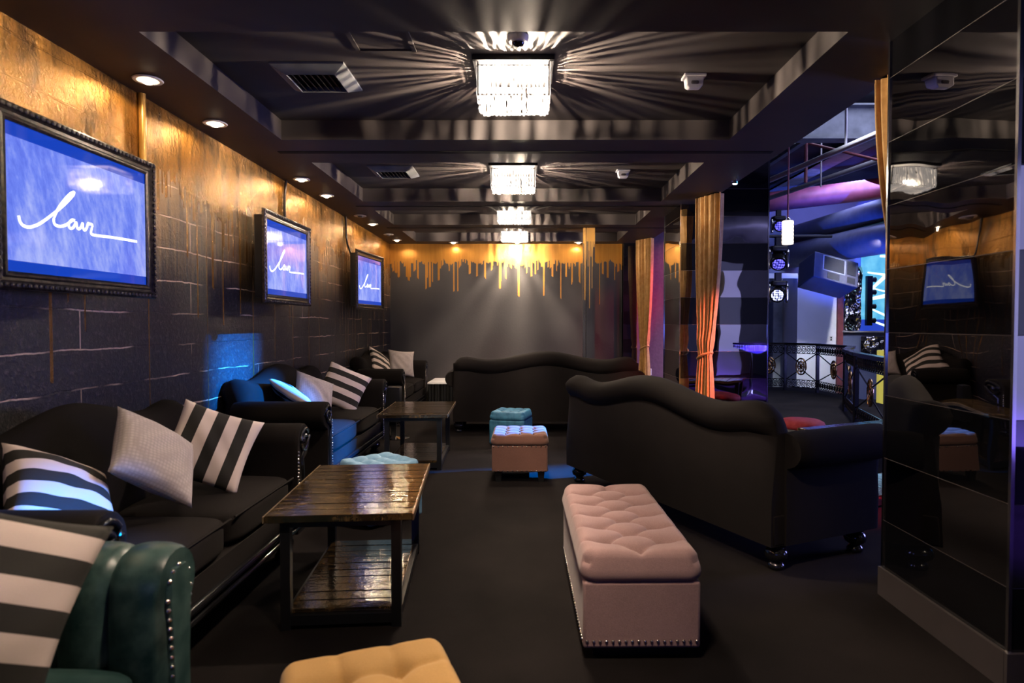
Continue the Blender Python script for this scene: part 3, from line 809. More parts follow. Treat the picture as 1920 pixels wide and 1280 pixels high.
# ------------------------------------------------------------------ ceiling fixtures
CH = 215
def chandelier(label, x, y, first):
    t = thing('crystal_chandelier', label, 'chandelier', (x, y, ZC), 0, 'crystal box chandeliers')
    w, d, zt, zb = .42, .36, -.052, -.222
    rng = random.Random(int(y*100))
    pl = MB().box(-.24, .24, -.21, .21, -.03, 0)
    obj('ceiling_canopy', pl, M['chrome'] if False else M['darkmetal'], t, sharp=None)
    fr = MB()
    for z in (zt, zb):
        for a in (-1, 1):
            fr.box(-w/2, w/2, a*d/2-.004, a*d/2+.004, z-.004, z+.004); fr.box(a*w/2-.004, a*w/2+.004, -d/2, d/2, z-.004, z+.004)
    for a in (-1, 1):
        for c in (-1, 1): fr.box(a*w/2-.004, a*w/2+.004, c*d/2-.004, c*d/2+.004, zb, -.03)
    obj('wire_frame', fr, M['chrome'], t, sharp=None)
    def rod(px, py, along):
        wd = rng.uniform(.0085,.0125); n = 6; th = .008
        pts = []
        segs = 7; ph = rng.uniform(0, 6)
        for i in range(segs):
            k = 1+.35*math.sin(ph+i*2.1)
            pts.append(k)
        b = MB()
        if along == 'z':
            z0, z1 = zb-.006+rng.uniform(-.006,.004), zt
            path = [(px+rng.uniform(-.002,.002), py+rng.uniform(-.002,.002), z0+(z1-z0)*i/(segs-1)) for i in range(segs)]
        else:
            path = [(px+rng.uniform(-.002,.002), -d/2+.01+(d-.02)*i/(segs-1), zb-.002) for i in range(segs)]
        b.tube(path, [wd*k for k in pts], 6)
        obj('crystal_rod', b, M['crystal'], t, 20)
    n = 16
    for i in range(n):
        px = -w/2+.014+(w-.028)*i/(n-1)
        for a in (-1, 1): rod(px+rng.uniform(-.005,.005), a*d/2, 'z')
    n = 14
    for i in range(1, n-1):
        py = -d/2+d*i/(n-1)
        for a in (-1, 1): rod(a*w/2, py+rng.uniform(-.005,.005), 'z')
    n = 13
    for i in range(n): rod(-w/2+.02+(w-.04)*i/(n-1), 0, 'y')
    obj('lamp_holder', MB().lathe([(.02,-.09),(.02,-.03)], 12), M['darkmetal'], t, 40)
    obj('bulb', MB().lathe([(.001,-.155),(.014,-.150),(.02,-.135),(.018,-.115),(.01,-.10)], 12), M['crystal'], t, 60).visible_shadow = True
    for dx, dy in ((-.10,.02),(.015,-.035),(.11,.03)):
        l = bpy.data.lights.new('chandelier_lamp', 'POINT'); l.energy = CH; l.color = (1,.80,.60); l.shadow_soft_size = .010
        o = bpy.data.objects.new('chandelier_lamp', l); C.objects.link(o); o.location = (x+dx, y+dy, ZC-.165)
    return t
for args in (('crystal box chandelier overhead, closest to the camera', -.04, 1.5), ('nearest crystal box chandelier in view on the ceiling', -.07, 4.0), ('second crystal box chandelier from the front', -.12, 6.5), ('third crystal box chandelier from the front', -.147, 8.50), ('farthest crystal box chandelier, before the back wall', -.176, 10.42)):
    chandelier(*args, True)

def downlight(label, x, y, on=True, energy=26, aim=(0,0), cone=95):
    t = thing('downlight', label, 'downlight', (x, y, ZS), 0, 'recessed downlights')
    obj('trim_ring', MB().lathe([(.058,-.001),(.075,-.001),(.082,-.006),(.078,-.012),(.06,-.012),(.05,-.003)], 28), M['white'], t, 40)
    b = MB().lathe([(.001,-.030),(.020,-.029),(.032,-.020),(.038,-.008),(.05,-.002)], 20)
    obj('lamp', b, M['bulb'] if on else M['deadbulb'], t, 60)
    if on:
        l = bpy.data.lights.new('downlight_beam', 'SPOT'); l.energy = energy; l.spot_size = R(172); l.spot_blend = .25; l.color = (1,.74,.46); l.shadow_soft_size = .022
        o = bpy.data.objects.new('downlight_beam', l); C.objects.link(o); o.location = (x, y, ZS-.040)
    return t
DL = [(1.25, 1), (2.05, 1), (3.77, 1), (4.58, 1), (6.33, 1), (7.12, 1), (8.45, 0), (9.13, 1), (10.2, 0), (10.86, 1)]
names = {3.77: 'nearest lit downlight in view along the left wall', 4.58: 'second lit downlight along the left wall', 6.33: 'third lit downlight, above the middle television', 7.12: 'fourth lit downlight along the left wall',
         8.45: 'unlit downlight above the farthest television', 9.13: 'lit downlight between two unlit ones near the far corner', 10.2: 'unlit downlight closest to the back wall', 10.86: 'lit downlight in the far left corner',
         1.25: 'lit downlight overhead at the left, closest to the camera', 2.05: 'lit downlight above the near end of the left wall'}
for y, on in DL: downlight(names[y], -2.20 if y < 8 else -2.17, y, bool(on), 12)
for x, lb in ((-1.25, 'left of the three downlights washing the back wall'), (-.14, 'middle of the three downlights washing the back wall'), (.925, 'right of the three downlights washing the back wall')):
    downlight(lb, x, 11.17, True, 14)

def air_vent(label, x, y, w=.45):
    t = thing('air_vent', label, 'air vent', (x, y, ZC), 0, 'ceiling air vents')
    h = w/2; b = MB()
    o_, i_ = h, h-.075
    ring = [(-o_,-o_,0),(o_,-o_,0),(o_,o_,0),(-o_,o_,0),(-o_,-o_,-.012),(o_,-o_,-.012),(o_,o_,-.012),(-o_,o_,-.012),(-i_,-i_,-.05),(i_,-i_,-.05),(i_,i_,-.05),(-i_,i_,-.05),(-i_,-i_,-.012),(i_,-i_,-.012),(i_,i_,-.012),(-i_,i_,-.012)]
    fs = []
    for k in range(4):
        l = (k+1) % 4
        fs += [(k, l, 4+l, 4+k), (4+k, 4+l, 8+l, 8+k), (8+k, 8+l, 12+l, 12+k)]
    b.add(ring, fs); obj('flange', b, M['steel'], t, sharp=None)
    for i in range(8):
        x_ = -i_+ (2*i_)*(i+.5)/8
        Mx = Matrix.Translation((x_, 0, -.03)) @ Matrix.Rotation(R(40), 4, 'Y')
        obj('louvre', MB().box(-.018, .018, -i_, i_, -.002, .002, 0, Mx), M['darkmetal'], t, sharp=None)
    return t
air_vent('large louvred air vent in the nearest ceiling recess', -1.32, 4.12)
air_vent('louvred air vent in the second ceiling recess', -1.35, 6.62)
def sensor(label, x, y):
    t = thing('ceiling_sensor', label, 'sensor', (x, y, ZC), 0, 'white ceiling sensors')
    bevel(obj('mounting_plate', MB().box(-.07, .07, -.05, .05, -.02, 0), M['white'], t, sharp=None), .006)
    b = MB(); b.loft([[(-.055,-.04,-.02),(.055,-.04,-.02),(.055,.04,-.02),(-.055,.04,-.02)],[(-.05,-.035,-.07),(.05,-.035,-.07),(.05,.035,-.07),(-.05,.035,-.07)],[(-.035,-.025,-.085),(.035,-.025,-.085),(.035,.025,-.085),(-.035,.025,-.085)]])
    bevel(obj('housing', b, M['white'], t, sharp=None), .005)
    obj('lens_window', MB().superbox(.0, -.036, -.055, .05, .008, .022, 4, 6), M['deadbulb'], t, 60)
    return t
sensor('white ceiling sensor in the nearest recess, right of the chandelier', 1.07, 4.11)
sensor('white ceiling sensor in the second recess', 1.0, 6.6)
t = thing('dome_camera', 'small round dome camera on the ceiling in front of the nearest chandelier', 'camera', (-.04, 3.56, ZC))
obj('housing', MB().lathe([(.06,0),(.058,-.012),(.05,-.03),(.036,-.034)], 24), M['white'], t, 40)
obj('dark_dome', MB().lathe([(.035,-.030),(.032,-.045),(.02,-.056),(.001,-.060)], 20), M['lacquer'], t, 60)
pan = MB().box(-.16, .16, -.15, .15, -.004, 0)
for a in (-1, 1): pan.box(a*.16-.012, a*.16+.012, -.16, .16, -.012, 0); pan.box(-.16, .16, a*.15-.012, a*.15+.012, -.012, 0)
o = obj('access_panel', pan, M['ceiling'], None, sharp=None); o.location = (-.80, 3.58, ZC); tag(o, 'flat framed access panel in the ceiling, front of the nearest recess', 'access panel')

# ------------------------------------------------------------------ back of the lounge
tag(obj('boxed_post', MB().box(.905, 1.03, 9.50, 9.64, 0, 2.83).box(.858, .893, 9.50, 9.60, 0, 2.83), M['post'], None, sharp=None), 'slim post pair with gold paint drips behind the far sofa', 'post')
t = thing('skirted_platform', 'low white topped platform with pleated black skirt along the back wall', 'platform', (-.35, 10.9, 0))
tp = MB()
for i in range(7): tp.box(-1.25+i*.36, -1.25+i*.36+.354, -.46, .46, .425, .45)
obj('white_top', tp, M['white'], t, sharp=None)
sk = []
for i in range(241):
    x = -1.24+2.48*i/240; y = -.43-.018*math.sin(i*1.3)-.006*math.sin(i*3.1)
    sk.append([(x, y-.012, 0), (x, y, .425), (x, y+.006, .425), (x, y-.006, 0)])
obj('pleated_skirt', MB().loft(sk), M['black'], t, 80)
t = thing('pedestal_table', 'small black pedestal with a polished round foot beside the far coffee table', 'table', (-1.62, 7.86, 0))
obj('foot_disc', MB().lathe([(.19,0),(.19,.006),(.17,.014),(.04,.024),(.03,.03)], 32), M['chrome'], t, 50)
obj('column', MB().box(-.03, .03, -.03, .03, .022, .42), M['legblack'], t, sharp=None)
obj('cube_top', MB().superbox(0, 0, .42, .18, .18, .44, 20, 6), M['legblack'], t, 50)
t = thing('wall_outlet', 'white electrical outlet low on the purple lit pillar', 'outlet', (2.2, 11.316, .56))
bevel(obj('cover_plate', MB().box(-.037, .037, -.008, 0, -.058, .058), M['white'], t, sharp=None), .003)
obj('socket_face', MB().box(-.017, .017, -.011, -.007, -.045, -.006).box(-.017, .017, -.011, -.007, .006, .045), M['legblack'], t, sharp=None)

# ------------------------------------------------------------------ curtains
def curtain(label, p0, p1, pt, top, ztie, wt=.17, wb=.24, folds=8, amp=.042):
    p0, p1, pt = Vector((*p0, 0)), Vector((*p1, 0)), Vector((*pt, 0)); d = p1-p0; w0 = d.length; d.normalize(); m = (p0+p1)/2
    t = thing('curtain', label, 'curtain', m, math.atan2(d.y, d.x), 'gold velvet curtains')
    nv = Vector((-d.y, d.x, 0)); off = pt-m; ox, oy = off.dot(d), off.dot(nv)
    secs = []; K = 180; NZ = 46
    for j in range(NZ+1):
        z = top*(1-j/NZ)
        if z > ztie:
            k = ((top-z)/(top-ztie))**1.9
            w = w0*(1-k)+wt*k; a = amp*(1-.55*k)
        else:
            k = 1; q = min(1, (ztie-z)/ztie*1.6)**.7
            w = wt*(1-q)+wb*q; a = amp*(.45+.55*q)
        a += .012*math.exp(-((z-ztie-.16)/.10)**2)
        row = []
        for side in (0, 1):
            for i in range(K+1):
                u = i/K if side == 0 else 1-i/K
                th = 2*PI*folds*u + 1.3*math.sin(5.1*u) + .7*math.sin(z*1.3+u*5)
                sh = math.sin(th)+.4*math.sin(1.7*th+1.3)
                row.append(((u-.5)*w + ox*k + .010*math.cos(th), a*sh + oy*k + (-.004 if side else .004), z))
        secs.append(row)
    obj('drape', MB().loft(secs), M['goldvelvet'], t, 80)
    pts = [(ox+wt*.52*math.cos(2*PI*i/24), oy+.052*math.sin(2*PI*i/24), ztie+.04*math.cos(2*PI*i/24)) for i in range(24)]
    obj('tieback', MB().tube(pts, .015, 8, closed=True), M['goldvelvet'], t, 80)
    return t
curtain('nearest gold velvet curtain tied back behind the near mirrored pillar', (2.07, 3.84), (2.24, 3.46), (2.27, 3.50), 2.825, 1.05)
curtain('gold velvet curtain tied back and lit orange red before the middle mirrored pillar', (1.955, 7.36), (2.135, 6.96), (2.015, 7.18), 2.825, 1.05, .20, .28)
curtain('farthest gold velvet curtain tied back before the plum painted pillar', (1.90, 10.98), (2.10, 10.58), (2.02, 10.85), 2.825, 1.0, .19, .27)

# ------------------------------------------------------------------ beyond the opening
def railing():
    t = thing('railing', 'black wrought iron balcony railing with rosettes around the edge of the floor', 'railing', (0,0,0))
    P = [(4.45,14.15),(5.00,13.95),(5.55,13.65),(5.98,13.08),(5.95,11.65),(5.16,10.3),(4.63,8.94),(4.25,7.5),(3.9,6.0)]
    post = MB().box(-.028, .028, -.028, .028, 0, .97).mesh('post', M['ironrail'], None)
    for i, (x, y) in enumerate(P):
        o = obj('post', post, None, t); o.location = (x, y, 0)
    for i in range(len(P)-1):
        a, b = Vector((*P[i], 0)), Vector((*P[i+1], 0)); d = (b-a); L = d.length; d.normalize(); nrm = Vector((-d.y, d.x, 0))
        rot = Matrix((d, nrm, Vector((0,0,1)))).transposed().to_4x4(); rot.translation = a
        obj('top_rail', MB().box(-.04, L+.04, -.055, .055, .965, 1.01, 0, rot), M['ironrail'], t, sharp=None)
        for zlo, zhi, nm in ((.80,.945,'ring_band'),(.09,.235,'ring_band')):
            m = MB().box(.03, L-.03, -.009, .009, zlo-.012, zlo, 0, rot).box(.03, L-.03, -.009, .009, zhi, zhi+.012, 0, rot)
            n = max(2, int((L-.06)/.10)); r = (zhi-zlo)/2
            for k in range(n):
                cx = .03+(L-.06)*(k+.5)/n
                for rr in (1.0, .45):
                    pts = [rot @ Vector((cx+.62*r*rr*math.cos(2*PI*q/12), 0, (zlo+zhi)/2+r*rr*math.sin(2*PI*q/12))) for q in range(12)]
                    m.tube(pts, .008, 4, closed=True)
            obj(nm, m, M['ironrail'], t, 60)
        zc = .52; rx, rz = .11, .17
        for x0, z0 in ((.03,.24),(.03,.79),(L-.03,.24),(L-.03,.79)):
            br = MB().tube([rot @ Vector((x0, 0, z0)), rot @ Vector((L/2+(x0-L/2)*.14, 0, zc+(z0-zc)*.3))], .011, 6)
            obj('brace', br, M['ironrail'], t, 60)
        ro = MB()
        for rr in (1, .62):
            ro.tube([rot @ Vector((L/2+rx*rr*math.cos(2*PI*q/20), 0, zc+rz*rr*math.sin(2*PI*q/20))) for q in range(20)], .017, 6, closed=True)
        for q in range(8):
            a_ = 2*PI*q/8
            ro.tube([rot @ Vector((L/2, 0, zc)), rot @ Vector((L/2+rx*math.cos(a_), 0, zc+rz*math.sin(a_)))], .012, 5)
        ro.superbox(0, 0, 0, .07, .04, .09, 2, 6, M=rot @ Matrix.Translation((L/2, 0, zc)))
        obj('rosette', ro, M['bronze'], t, 60)
railing()

def duct(label, a, b, r, mat, rib=True):
    a, b = Vector(a), Vector(b); L = (b-a).length; n = int(L/.085)
    pts = []; rr = []
    for i in range(n*2+1):
        pts.append(a+(b-a)*i/(n*2)); rr.append(r*(1.0 if i % 2 else 1.018) if rib else r)
    o = obj('air_duct', MB().tube(pts, rr, 36), M[mat], None, 80); return tag(o, label, 'duct', 'round ceiling ducts')
duct('dark red round air duct hanging highest beyond the opening', (4.0, 18.2, 4.50), (10.5, 14.3, 4.74), .25, 'ductred')
duct('grey round air duct hanging between the red and the blue lit ducts', (7.83, 18.5, 4.0), (7.9, 11.0, 3.84), .26, 'duct')
duct('lowest round air duct lit deep blue beyond the opening', (7.63, 18.4, 3.355), (8.0, 11.0, 3.23), .335, 'duct')
duct('grey round air duct crossing the open ceiling, seen reflected in the middle pillar', (3.4, 2.4, 3.38), (10.5, 1.8, 3.38), .30, 'duct')
def pipe(label, a, b, r, mat, name='ceiling_pipe'):
    return tag(obj(name, MB().tube([a, b], r, 10), M[mat], None, 60), label, 'pipe')
pipe('thick grey ceiling pipe with a red glow, crossing above the ducts', (3.9, 13.6, 3.90), (5.3, 6.6, 4.08), .045, 'pipe')
pipe('thinner grey ceiling pipe running behind the thick pipe', (5.38, 16.6, 4.34), (6.9, 9.0, 4.36), .05, 'pipe')
pipe('vertical pipe hanger from the dark ceiling left of the curtain', (4.72, 9.5, 4.02), (4.72, 9.5, 5.4), .018, 'pipe', 'pipe_hanger')
pipe('thin vertical hanger rod above the red duct', (5.6, 12.2, 4.0), (5.6, 12.2, 5.4), .014, 'pipe', 'pipe_hanger')
pipe('red vertical hanger strut beside the pendant lamp', (5.05, 11.6, 3.95), (5.05, 11.6, 5.4), .03, 'pipered', 'hanger_strut')
pipe('red diagonal brace under the dark ceiling', (5.1, 11.6, 4.65), (6.3, 10.0, 3.75), .025, 'pipered', 'diagonal_brace')
t = thing('steel_beam', 'grey steel beam across the open ceiling, above the pipes', 'beam', (0,0,0))
obj('web', MB().box(2.3, 12, 10.98, 11.02, 4.55, 5.1), M['steel'], t, sharp=None)
obj('flange', MB().box(2.3, 12, 10.86, 11.14, 4.53, 4.56), M['steel'], t, sharp=None)
obj('flange', MB().box(2.3, 12, 10.86, 11.14, 5.09, 5.12), M['steel'], t, sharp=None)
t = thing('roof_joist', 'open web roof joist running back beneath the dark ceiling', 'joist', (0,0,0))
obj('chord', MB().box(4.9, 5.0, 11.2, 18.5, 4.62, 4.68), M['steel'], t, sharp=None)
obj('chord', MB().box(4.9, 5.0, 11.2, 18.5, 5.1, 5.16), M['steel'], t, sharp=None)
wb = MB()
for i in range(14): wb.tube([(4.95, 11.3+.5*i, 4.66 if i % 2 else 5.12), (4.95, 11.8+.5*i, 5.12 if i % 2 else 4.66)], .018, 6)
obj('web_bars', wb, M['steel'], t, 60)
tag(obj('cable_tray', MB().box(6.9, 7.4, 11.2, 18.5, 5.18, 5.22).box(6.9, 6.92, 11.2, 18.5, 5.18, 5.3).box(7.38, 7.4, 11.2, 18.5, 5.18, 5.3), M['steel'], None, sharp=None), 'grey cable tray running under the dark open ceiling', 'cable tray')

t = thing('bar_table', 'round bar table with blue lit rim, added for the blue reflection in the middle pillar', 'table', (4.62, 2.3, 0))  # added table, its glowing rim makes the blue reflection in the mirror
obj('table_top', MB().lathe([(.44,.93),(.45,.945),(.44,.96),(.001,.962)], 32), M['lacquer'], t, 50)
obj('lit_rim', MB().lathe([(.40,.86),(.43,.87),(.43,.92),(.40,.93)], 32), M['bluelens'], t, 40)
obj('column', MB().tube([(0,0,.03),(0,0,.87)], .04, 12), M['chrome'], t, 60)
obj('foot_disc', MB().lathe([(.25,0),(.25,.012),(.05,.03)], 28), M['chrome'], t, 50)
struct(obj('wall_pale', MB().box(5.3, 5.85, -2.6, -2.2, 0, 3.1), M['whitewall'], None, sharp=None))
t = thing('pendant_lamp', 'slim pendant lamp with glowing ribbed glass shade hanging beyond the opening', 'lamp', (3.43, 8.4, 2.445))
obj('suspension_rod', MB().tube([(0,0,.31),(0,0,2.955)], .011, 8), M['pipered'], t, 60)
sh = MB().lathe([(.066,0),(.070,.004)]+[(.070+.004*(i % 2), .01+.29*i/12) for i in range(13)]+[(.066,.305),(.02,.312)], 24)
obj('glass_shade', sh, M['pendantglass'], t, 60)
obj('cap', MB().lathe([(.03,.310),(.03,.335),(.012,.35)], 16), M['chrome'], t, 50)

def moving_head(label, loc, aim, lens, s=1.0):
    t = thing('stage_light', label, 'stage light', loc, 0, 'moving head stage lights')
    obj('hook_clamp', MB().box(-.05*s, .05*s, -.04*s, .04*s, .22*s, .36*s), M['darkmetal'], t, sharp=None)
    obj('base_box', MB().superbox(0, 0, .17*s, .28*s, .22*s, .10*s, 8, 6), M['darkmetal'], t, 50)
    for a in (-1, 1): obj('yoke_arm', MB().superbox(a*.15*s, 0, 0, .05*s, .10*s, .34*s, 6, 6), M['chrome'], t, 50)
    q = Vector(aim).to_track_quat('Z', 'Y').to_matrix().to_4x4()
    h = obj('head', MB().lathe([(.02*s,-.17*s),(.09*s,-.15*s),(.115*s,-.05*s),(.115*s,.10*s),(.13*s,.13*s),(.13*s,.16*s),(.11*s,.165*s)], 20, q), M['darkmetal'], t, 40)
    obj('lens', MB().lathe([(.108*s,.160*s),(.09*s,.172*s),(.05*s,.182*s),(.001,.186*s)], 20, q), M[lens], h, 60)
    return t
pipe('vertical lighting pole at the edge of the middle pillar', (4.82, 13.0, 0), (4.82, 13.0, 5.4), .03, 'darkmetal', 'lighting_pole')
moving_head('upper moving head stage light with blue lens beside the pillar', (5.12, 13.0, 2.72), (-.25,-.75,-.6), 'bluelens', 1.2)
moving_head('lower moving head stage light glaring white beside the pillar', (5.12, 13.0, 2.03), (-.35,-.8,-.25), 'whitelens', 1.15)
moving_head('small stage light glowing blue beside the pendant lamp', (5.55, 14.1, 3.56), (-.2,-.95,-.2), 'bluelens', .95)
pipe('lighting bar carrying the stage lights', (4.0, 13.0, 3.18), (6.2, 13.0, 3.18), .03, 'darkmetal', 'lighting_bar')

t = thing('loudspeaker', 'black loudspeaker cabinet hanging tilted below the blue duct', 'loudspeaker', (7.22, 15.2, 2.60))
t.rotation_euler = (R(-20), R(14), R(4))
bevel(obj('cabinet', MB().box(-.55, .55, -.25, .45, -.33, .33), M['cabinet'], t, sharp=None), .02)
obj('grille', MB().box(-.30, .18, -.262, -.25, -.08, .27), M['grille'], t, sharp=None)
obj('grille', MB().box(-.22, .08, -.262, -.25, -.29, -.13), M['grille'], t, sharp=None)
obj('grille', MB().box(.26, .48, -.262, -.25, -.06, .27), M['grille'], t, sharp=None)
obj('horn', MB().box(.27, .47, -.258, -.25, -.28, -.12), M['grille'], t, sharp=None)
obj('edge_frame', MB().box(-.34, .22, -.256, -.25, .27, .29).box(-.34,.22,-.256,-.25,-.10,-.08).box(-.34,-.32,-.256,-.25,-.1,.29).box(.20,.22,-.256,-.25,-.1,.29), M['steel'], t, sharp=None)
obj('hanging_bracket', MB().box(-.3, -.26, .05, .09, .33, .37).box(.26, .30, .05, .09, .33, .37), M['darkmetal'], t, sharp=None)

struct(obj('wall_far', MB().box(2, 14, 18.6, 18.75, -.6, 5.5), M['bluewall'], sharp=None))
struct(obj('wall_right', MB().box(14, 14.15, YN, 22, -.6, 5.5), M['darkwall'], sharp=None))
struct(obj('wall_white', MB().box(7.22, 8.26, 17.0, 18.6, -.6, 2.70).box(6.0, 7.22, 17.0, 17.1, 2.62, 2.75), M['whitewall'], sharp=None))
tag(obj('wall_column', MB().box(6.93, 7.20, 17.9, 18.2, -.6, 2.7), M['steel'], None, sharp=None), 'grey column before the blue wall, left of the white wall', 'column')
tag(obj('wall_column', MB().box(8.27, 8.42, 16.95, 17.2, -.6, 2.7), M['pipered'], None, sharp=None), 'dark red column right of the white wall', 'column')
struct(obj('wall_stage', MB().box(8.42, 11.5, 17.06, 17.3, -.6, 3.4), M['bluewall'], sharp=None))
struct(obj('trim_4', MB().box(8.40, 11.5, 16.9, 17.06, 1.19, 1.23), M['white'], sharp=None))
t = thing('wall_outlet', 'white electrical outlet low on the bright white wall', 'outlet', (8.12, 16.998, 1.02))
obj('cover_plate', MB().box(-.05, .05, -.008, 0, -.07, .07), M['white'], t, sharp=None)
obj('socket_face', MB().box(-.02, .02, -.012, -.007, -.05, -.008).box(-.02, .02, -.012, -.007, .008, .05), M['legblack'], t, sharp=None)
def foil(label, x0, x1, z0, z1, y):
    b = MB(); K = 40; vs = []; fs = []
    rnd = random.Random(3); ph = [rnd.uniform(0, 6) for _ in range(6)]
    for j in range(K+1):
        for i in range(K+1):
            x = x0+(x1-x0)*i/K; z = z0+(z1-z0)*j/K
            vs.append((x, y-.05-.03*math.sin(7*x+3*z+ph[0])-.03*math.sin(5*z-6*x+ph[1])-.015*math.sin(15*z+9*x), z))
    fs = [(j*(K+1)+i, j*(K+1)+i+1, (j+1)*(K+1)+i+1, (j+1)*(K+1)+i) for j in range(K) for i in range(K)]
    b.add(vs, fs); b.box(x0, x1, y-.005, y, z0, z1)
    return tag(obj('foil_panel', b, M['crumple'], None, 80), label, 'wall panel', 'crumpled mirror panels')
foil('tall crumpled mirror foil panel left of the cyan screen', 8.45, 8.87, 1.24, 2.9, 16.97)
foil('low crumpled mirror foil panel under the cyan screen', 8.9, 10.4, .3, 1.08, 16.97)
t = thing('led_screen', 'bright cyan video screen on the far stage wall', 'screen', (9.75, 16.96, 2.15))
obj('display', MB().box(-.85, .95, -.03, .06, -.92, 1.15), M['led'], t, sharp=None)
for (ax, az, bx_, bz, r) in ((-.72,.62,.0,.52,.035),(-.75,.05,-.25,.52,.05),(-.75,-.10,-.0,.05,.06),(-.70,-.30,.0,-.62,.035),(-.70,-.62,.1,-1.2+.3,.035),(-.4,1.05,.5,1.0,.05),(-.75,.25,.0,.05,.025)):
    obj('light_streak', MB().tube([(ax,-.035,az),(bx_,-.035,bz)], [r*.6, r], 8), M['beam'], t, 60)
t = thing('light_bar', 'black upright bar with four lamp heads before the cyan screen', 'stage light', (9.03, 16.84, 2.12))
obj('housing', MB().box(-.07, .07, -.05, .06, -.75, .55), M['darkmetal'], t, sharp=None)
for z in (.45,.12,-.25,-.62): obj('lamp_head', MB().lathe([(.06,0),(.07,.1),(.05,.12)], 14, Matrix.Translation((.05,-.02,z)) @ Matrix.Rotation(R(90),4,'Y')), M['darkmetal'], t, 40)
tag(bevel(obj('lit_cabinet', MB().box(7.70, 8.25, 13.9, 14.02, -.6, .84), M['yellowlit'], None, sharp=None), .02), 'glowing yellow green cabinet beyond the railing', 'cabinet')
t = thing('puck_light', 'tiny bright white lamp on the ceiling edge above the orange lit curtain', 'lamp', (2.09, 6.42, 2.83))
obj('can', MB().lathe([(.022,0),(.026,-.03)], 14), M['chrome'], t, 40); obj('lens', MB().lathe([(.024,-.03),(.015,-.036),(.001,-.038)], 14), M['spotwhite'], t, 60)
obj('bracket', MB().box(-.035, .01, -.01, .01, -.005, .03), M['chrome'], t, sharp=None)

# ------------------------------------------------------------------ stage lights out of view and added fill lights
def spot(name, loc, aim, color, energy, size, blend=.2, r=.02):
    l = bpy.data.lights.new(name, 'SPOT'); l.energy = energy; l.color = color; l.spot_size = R(size); l.spot_blend = blend; l.shadow_soft_size = r
    o = bpy.data.objects.new(name, l); C.objects.link(o); o.location = loc
    o.rotation_euler = (Vector(aim)-Vector(loc)).to_track_quat('-Z', 'Y').to_euler(); return o
def profile_spot(label, loc, targets, color, energy):
    """shuttered profile spotlight: lamp in a box, beam cut by a real four sided gate"""
    S = Vector(loc); T = [Vector(p) for p in targets]; c = sum(T, Vector())/4; ax = (c-S).normalized()
    q = ax.to_track_quat('Z', 'Y').to_matrix().to_4x4(); q.translation = S; qi = q.inverted()
    inner = []
    for p in T:
        v = qi @ p; inner.append((v.x/v.z*.3, v.y/v.z*.3, .3))
    t = thing('profile_spotlight', label, 'stage light', (0,0,0), 0, 'shuttered stage spotlights'); t.matrix_world = q
    o_ = .16; outer = [(-o_,-o_,.3),(o_,-o_,.3),(o_,o_,.3),(-o_,o_,.3)]
    inner.sort(key=lambda p: math.atan2(p[1], p[0])); outer.sort(key=lambda p: math.atan2(p[1], p[0]))
    a0 = math.atan2(inner[0][1], inner[0][0])
    best = min(range(4), key=lambda k: sum(abs(math.atan2(math.sin(math.atan2(outer[(i+k)%4][1],outer[(i+k)%4][0])-math.atan2(inner[i][1],inner[i][0])), math.cos(math.atan2(outer[(i+k)%4][1],outer[(i+k)%4][0])-math.atan2(inner[i][1],inner[i][0])))) for i in range(4)))
    outer = outer[best:]+outer[:best]
    b = MB().add(inner+outer, [(i, (i+1) % 4, 4+(i+1) % 4, 4+i) for i in range(4)])
    obj('shutter_gate', b, M['black'], t, sharp=None)
    hb = MB()
    for s_ in (-1, 1): hb.box(s_*o_-.005, s_*o_+.005, -o_, o_, -.2, .3); hb.box(-o_, o_, s_*o_-.005, s_*o_+.005, -.2, .3)
    hb.box(-o_, o_, -o_, o_, -.21, -.2)
    obj('housing', hb, M['black'], t, sharp=None)
    sp = spot('profile_beam', loc, c, color, energy, 60, .1, .006); return t
BLUE = (.0, .22, 1.0)
profile_spot('shuttered stage spotlight out of view throwing the blue wall patch', (7.5, 8.2, 4.62), [(-2.4,4.97,1.31),(-2.4,5.68,1.31),(.7,6.34,0),(.7,5.86,0)], BLUE, 100000)
profile_spot('shuttered stage spotlight out of view lighting the near sofa arm blue', (7.3, 7.4, 4.40), [(-1.6,2.50,.60),(-1.6,2.10,.60),(-1.6,2.10,.84),(-1.6,2.50,.80)], BLUE, 100000)
spot('red_spot', (2.80, 3.85, 2.7), (2.13, 7.1, 1.12), (1,.24,.20), 1600, 21, .8, .03)
spot('red_spot', (5.0, 9.6, 3.4), (2.05, 10.9, 1.7), (1,.07,.06), 900, 22, .7, .05)
spot('magenta_spot', (3.6, 8.9, 3.4), (2.3, 11.3, 1.5), (.8,.02,.25), 300, 50, .9, .05)
spot('violet_spot', (5.6, 4.6, 3.0), (4.9, 1.3, 0), (.18,.08,1), 16000, 50, .6, .05)
spot('red_floor_spot', (5.6, 5.4, 1.5), (2.95, 5.1, 0), (1,.02,.05), 1500, 26, .7, .05)
spot('white_wall_wash', (7.6, 13.6, 3.2), (7.8, 17.0, 1.55), (.92,.94,1), 4000, 60, 1, .1)
spot('blue_duct_wash', (6.3, 12.0, 1.1), (7.9, 15.2, 3.2), (.02,.08,1), 3200, 50, .8, .05)
spot('red_duct_wash', (9.5, 12.5, 3.8), (8.4, 15.6, 4.7), (1,.05,.12), 110, 70, .8, .1)
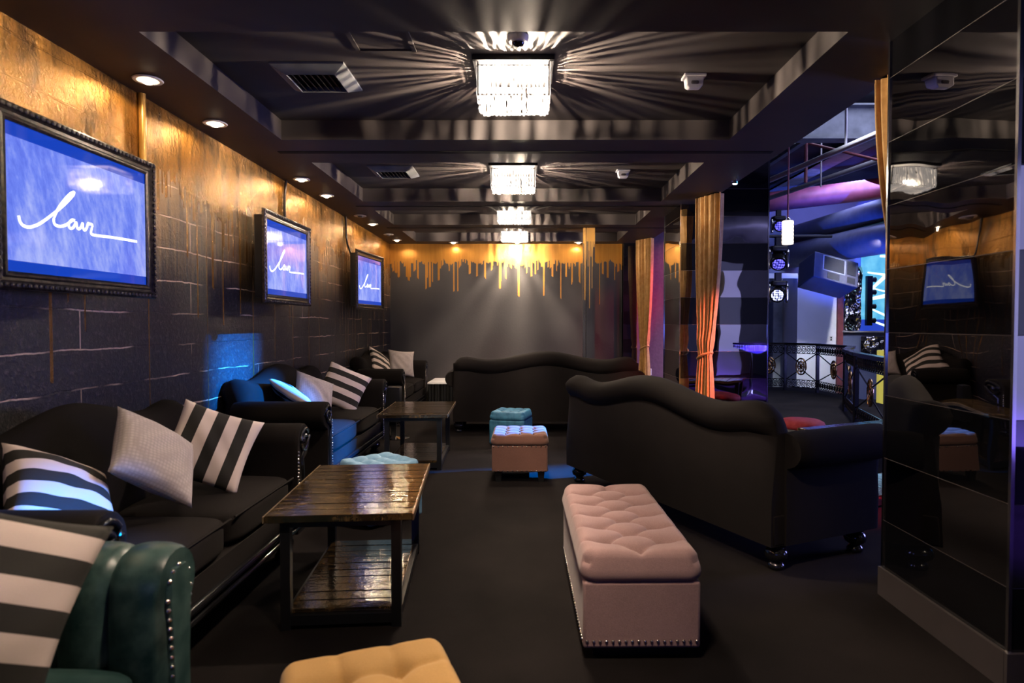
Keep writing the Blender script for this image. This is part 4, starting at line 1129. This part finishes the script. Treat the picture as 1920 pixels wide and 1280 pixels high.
spot('balcony_wash', (4.3, 8.3, 5.3), (4.2, 10.2, 0), (.75,.82,1), 2200, 62, .9, .1)
spot('lounge_wash', (6.5, 7.2, 4.0), (.05, 6.35, 0), (.55,.62,1), 1500, 17, 1, .08)
spot('rear_fill', (8.6, 6.2, 2.0), (4.9, 0, 2.4), (.5,.5,1), 2600, 60, .8, .1)  # added fill for the wall and duct mirrored in the middle pillar
def area(name, loc, aim, color, energy, sx, sy):
    l = bpy.data.lights.new(name, 'AREA'); l.shape = 'RECTANGLE'; l.size = sx; l.size_y = sy; l.energy = energy; l.color = color
    o = bpy.data.objects.new(name, l); C.objects.link(o); o.location = loc
    o.rotation_euler = (Vector(aim)-Vector(loc)).to_track_quat('-Z', 'Y').to_euler(); return o
area('club_house_light', (7, 10, 5.2), (6.5, 10, 0), (.6,.65,1), 360, 4, 6)
area('stage_wash', (8, 15.5, 4.9), (7.2, 17.5, 1), (.3,.38,1), 220, 3, 1)

area('dance_floor_glow', (9, 6, 1.6), (0, 5, 2.4), (.28,.30,1), 420, 2.5, 2)
area('blue_back_fill', (-.6, -2.3, 1.3), (-.6, 3, 2.9), (.12,.18,1), 10, 2, .6)  # added blue fill behind the camera, tints the near ceiling
# ------------------------------------------------------------------ world, camera, view
w = bpy.data.worlds.new('club_dark'); bpy.context.scene.world = w; w.use_nodes = True
w.node_tree.nodes['Background'].inputs[0].default_value = (.35,.35,.6,1); w.node_tree.nodes['Background'].inputs[1].default_value = .006
cam = bpy.data.cameras.new('camera'); co = bpy.data.objects.new('camera', cam); C.objects.link(co)
co.location = (0, 0, 1.4); co.rotation_euler = (R(90-1.53), 0, 0); cam.shift_x = -.013; cam.lens = 22.5; cam.sensor_width = 36
cam.clip_start = .05; cam.dof.use_dof = True; cam.dof.focus_distance = 6.2; cam.dof.aperture_fstop = 2.8
sc = bpy.context.scene; sc.camera = co
sc.view_settings.view_transform = 'Standard'; sc.view_settings.look = 'None'; sc.view_settings.exposure = 0; sc.view_settings.gamma = 1
sc.view_settings.use_curve_mapping = False
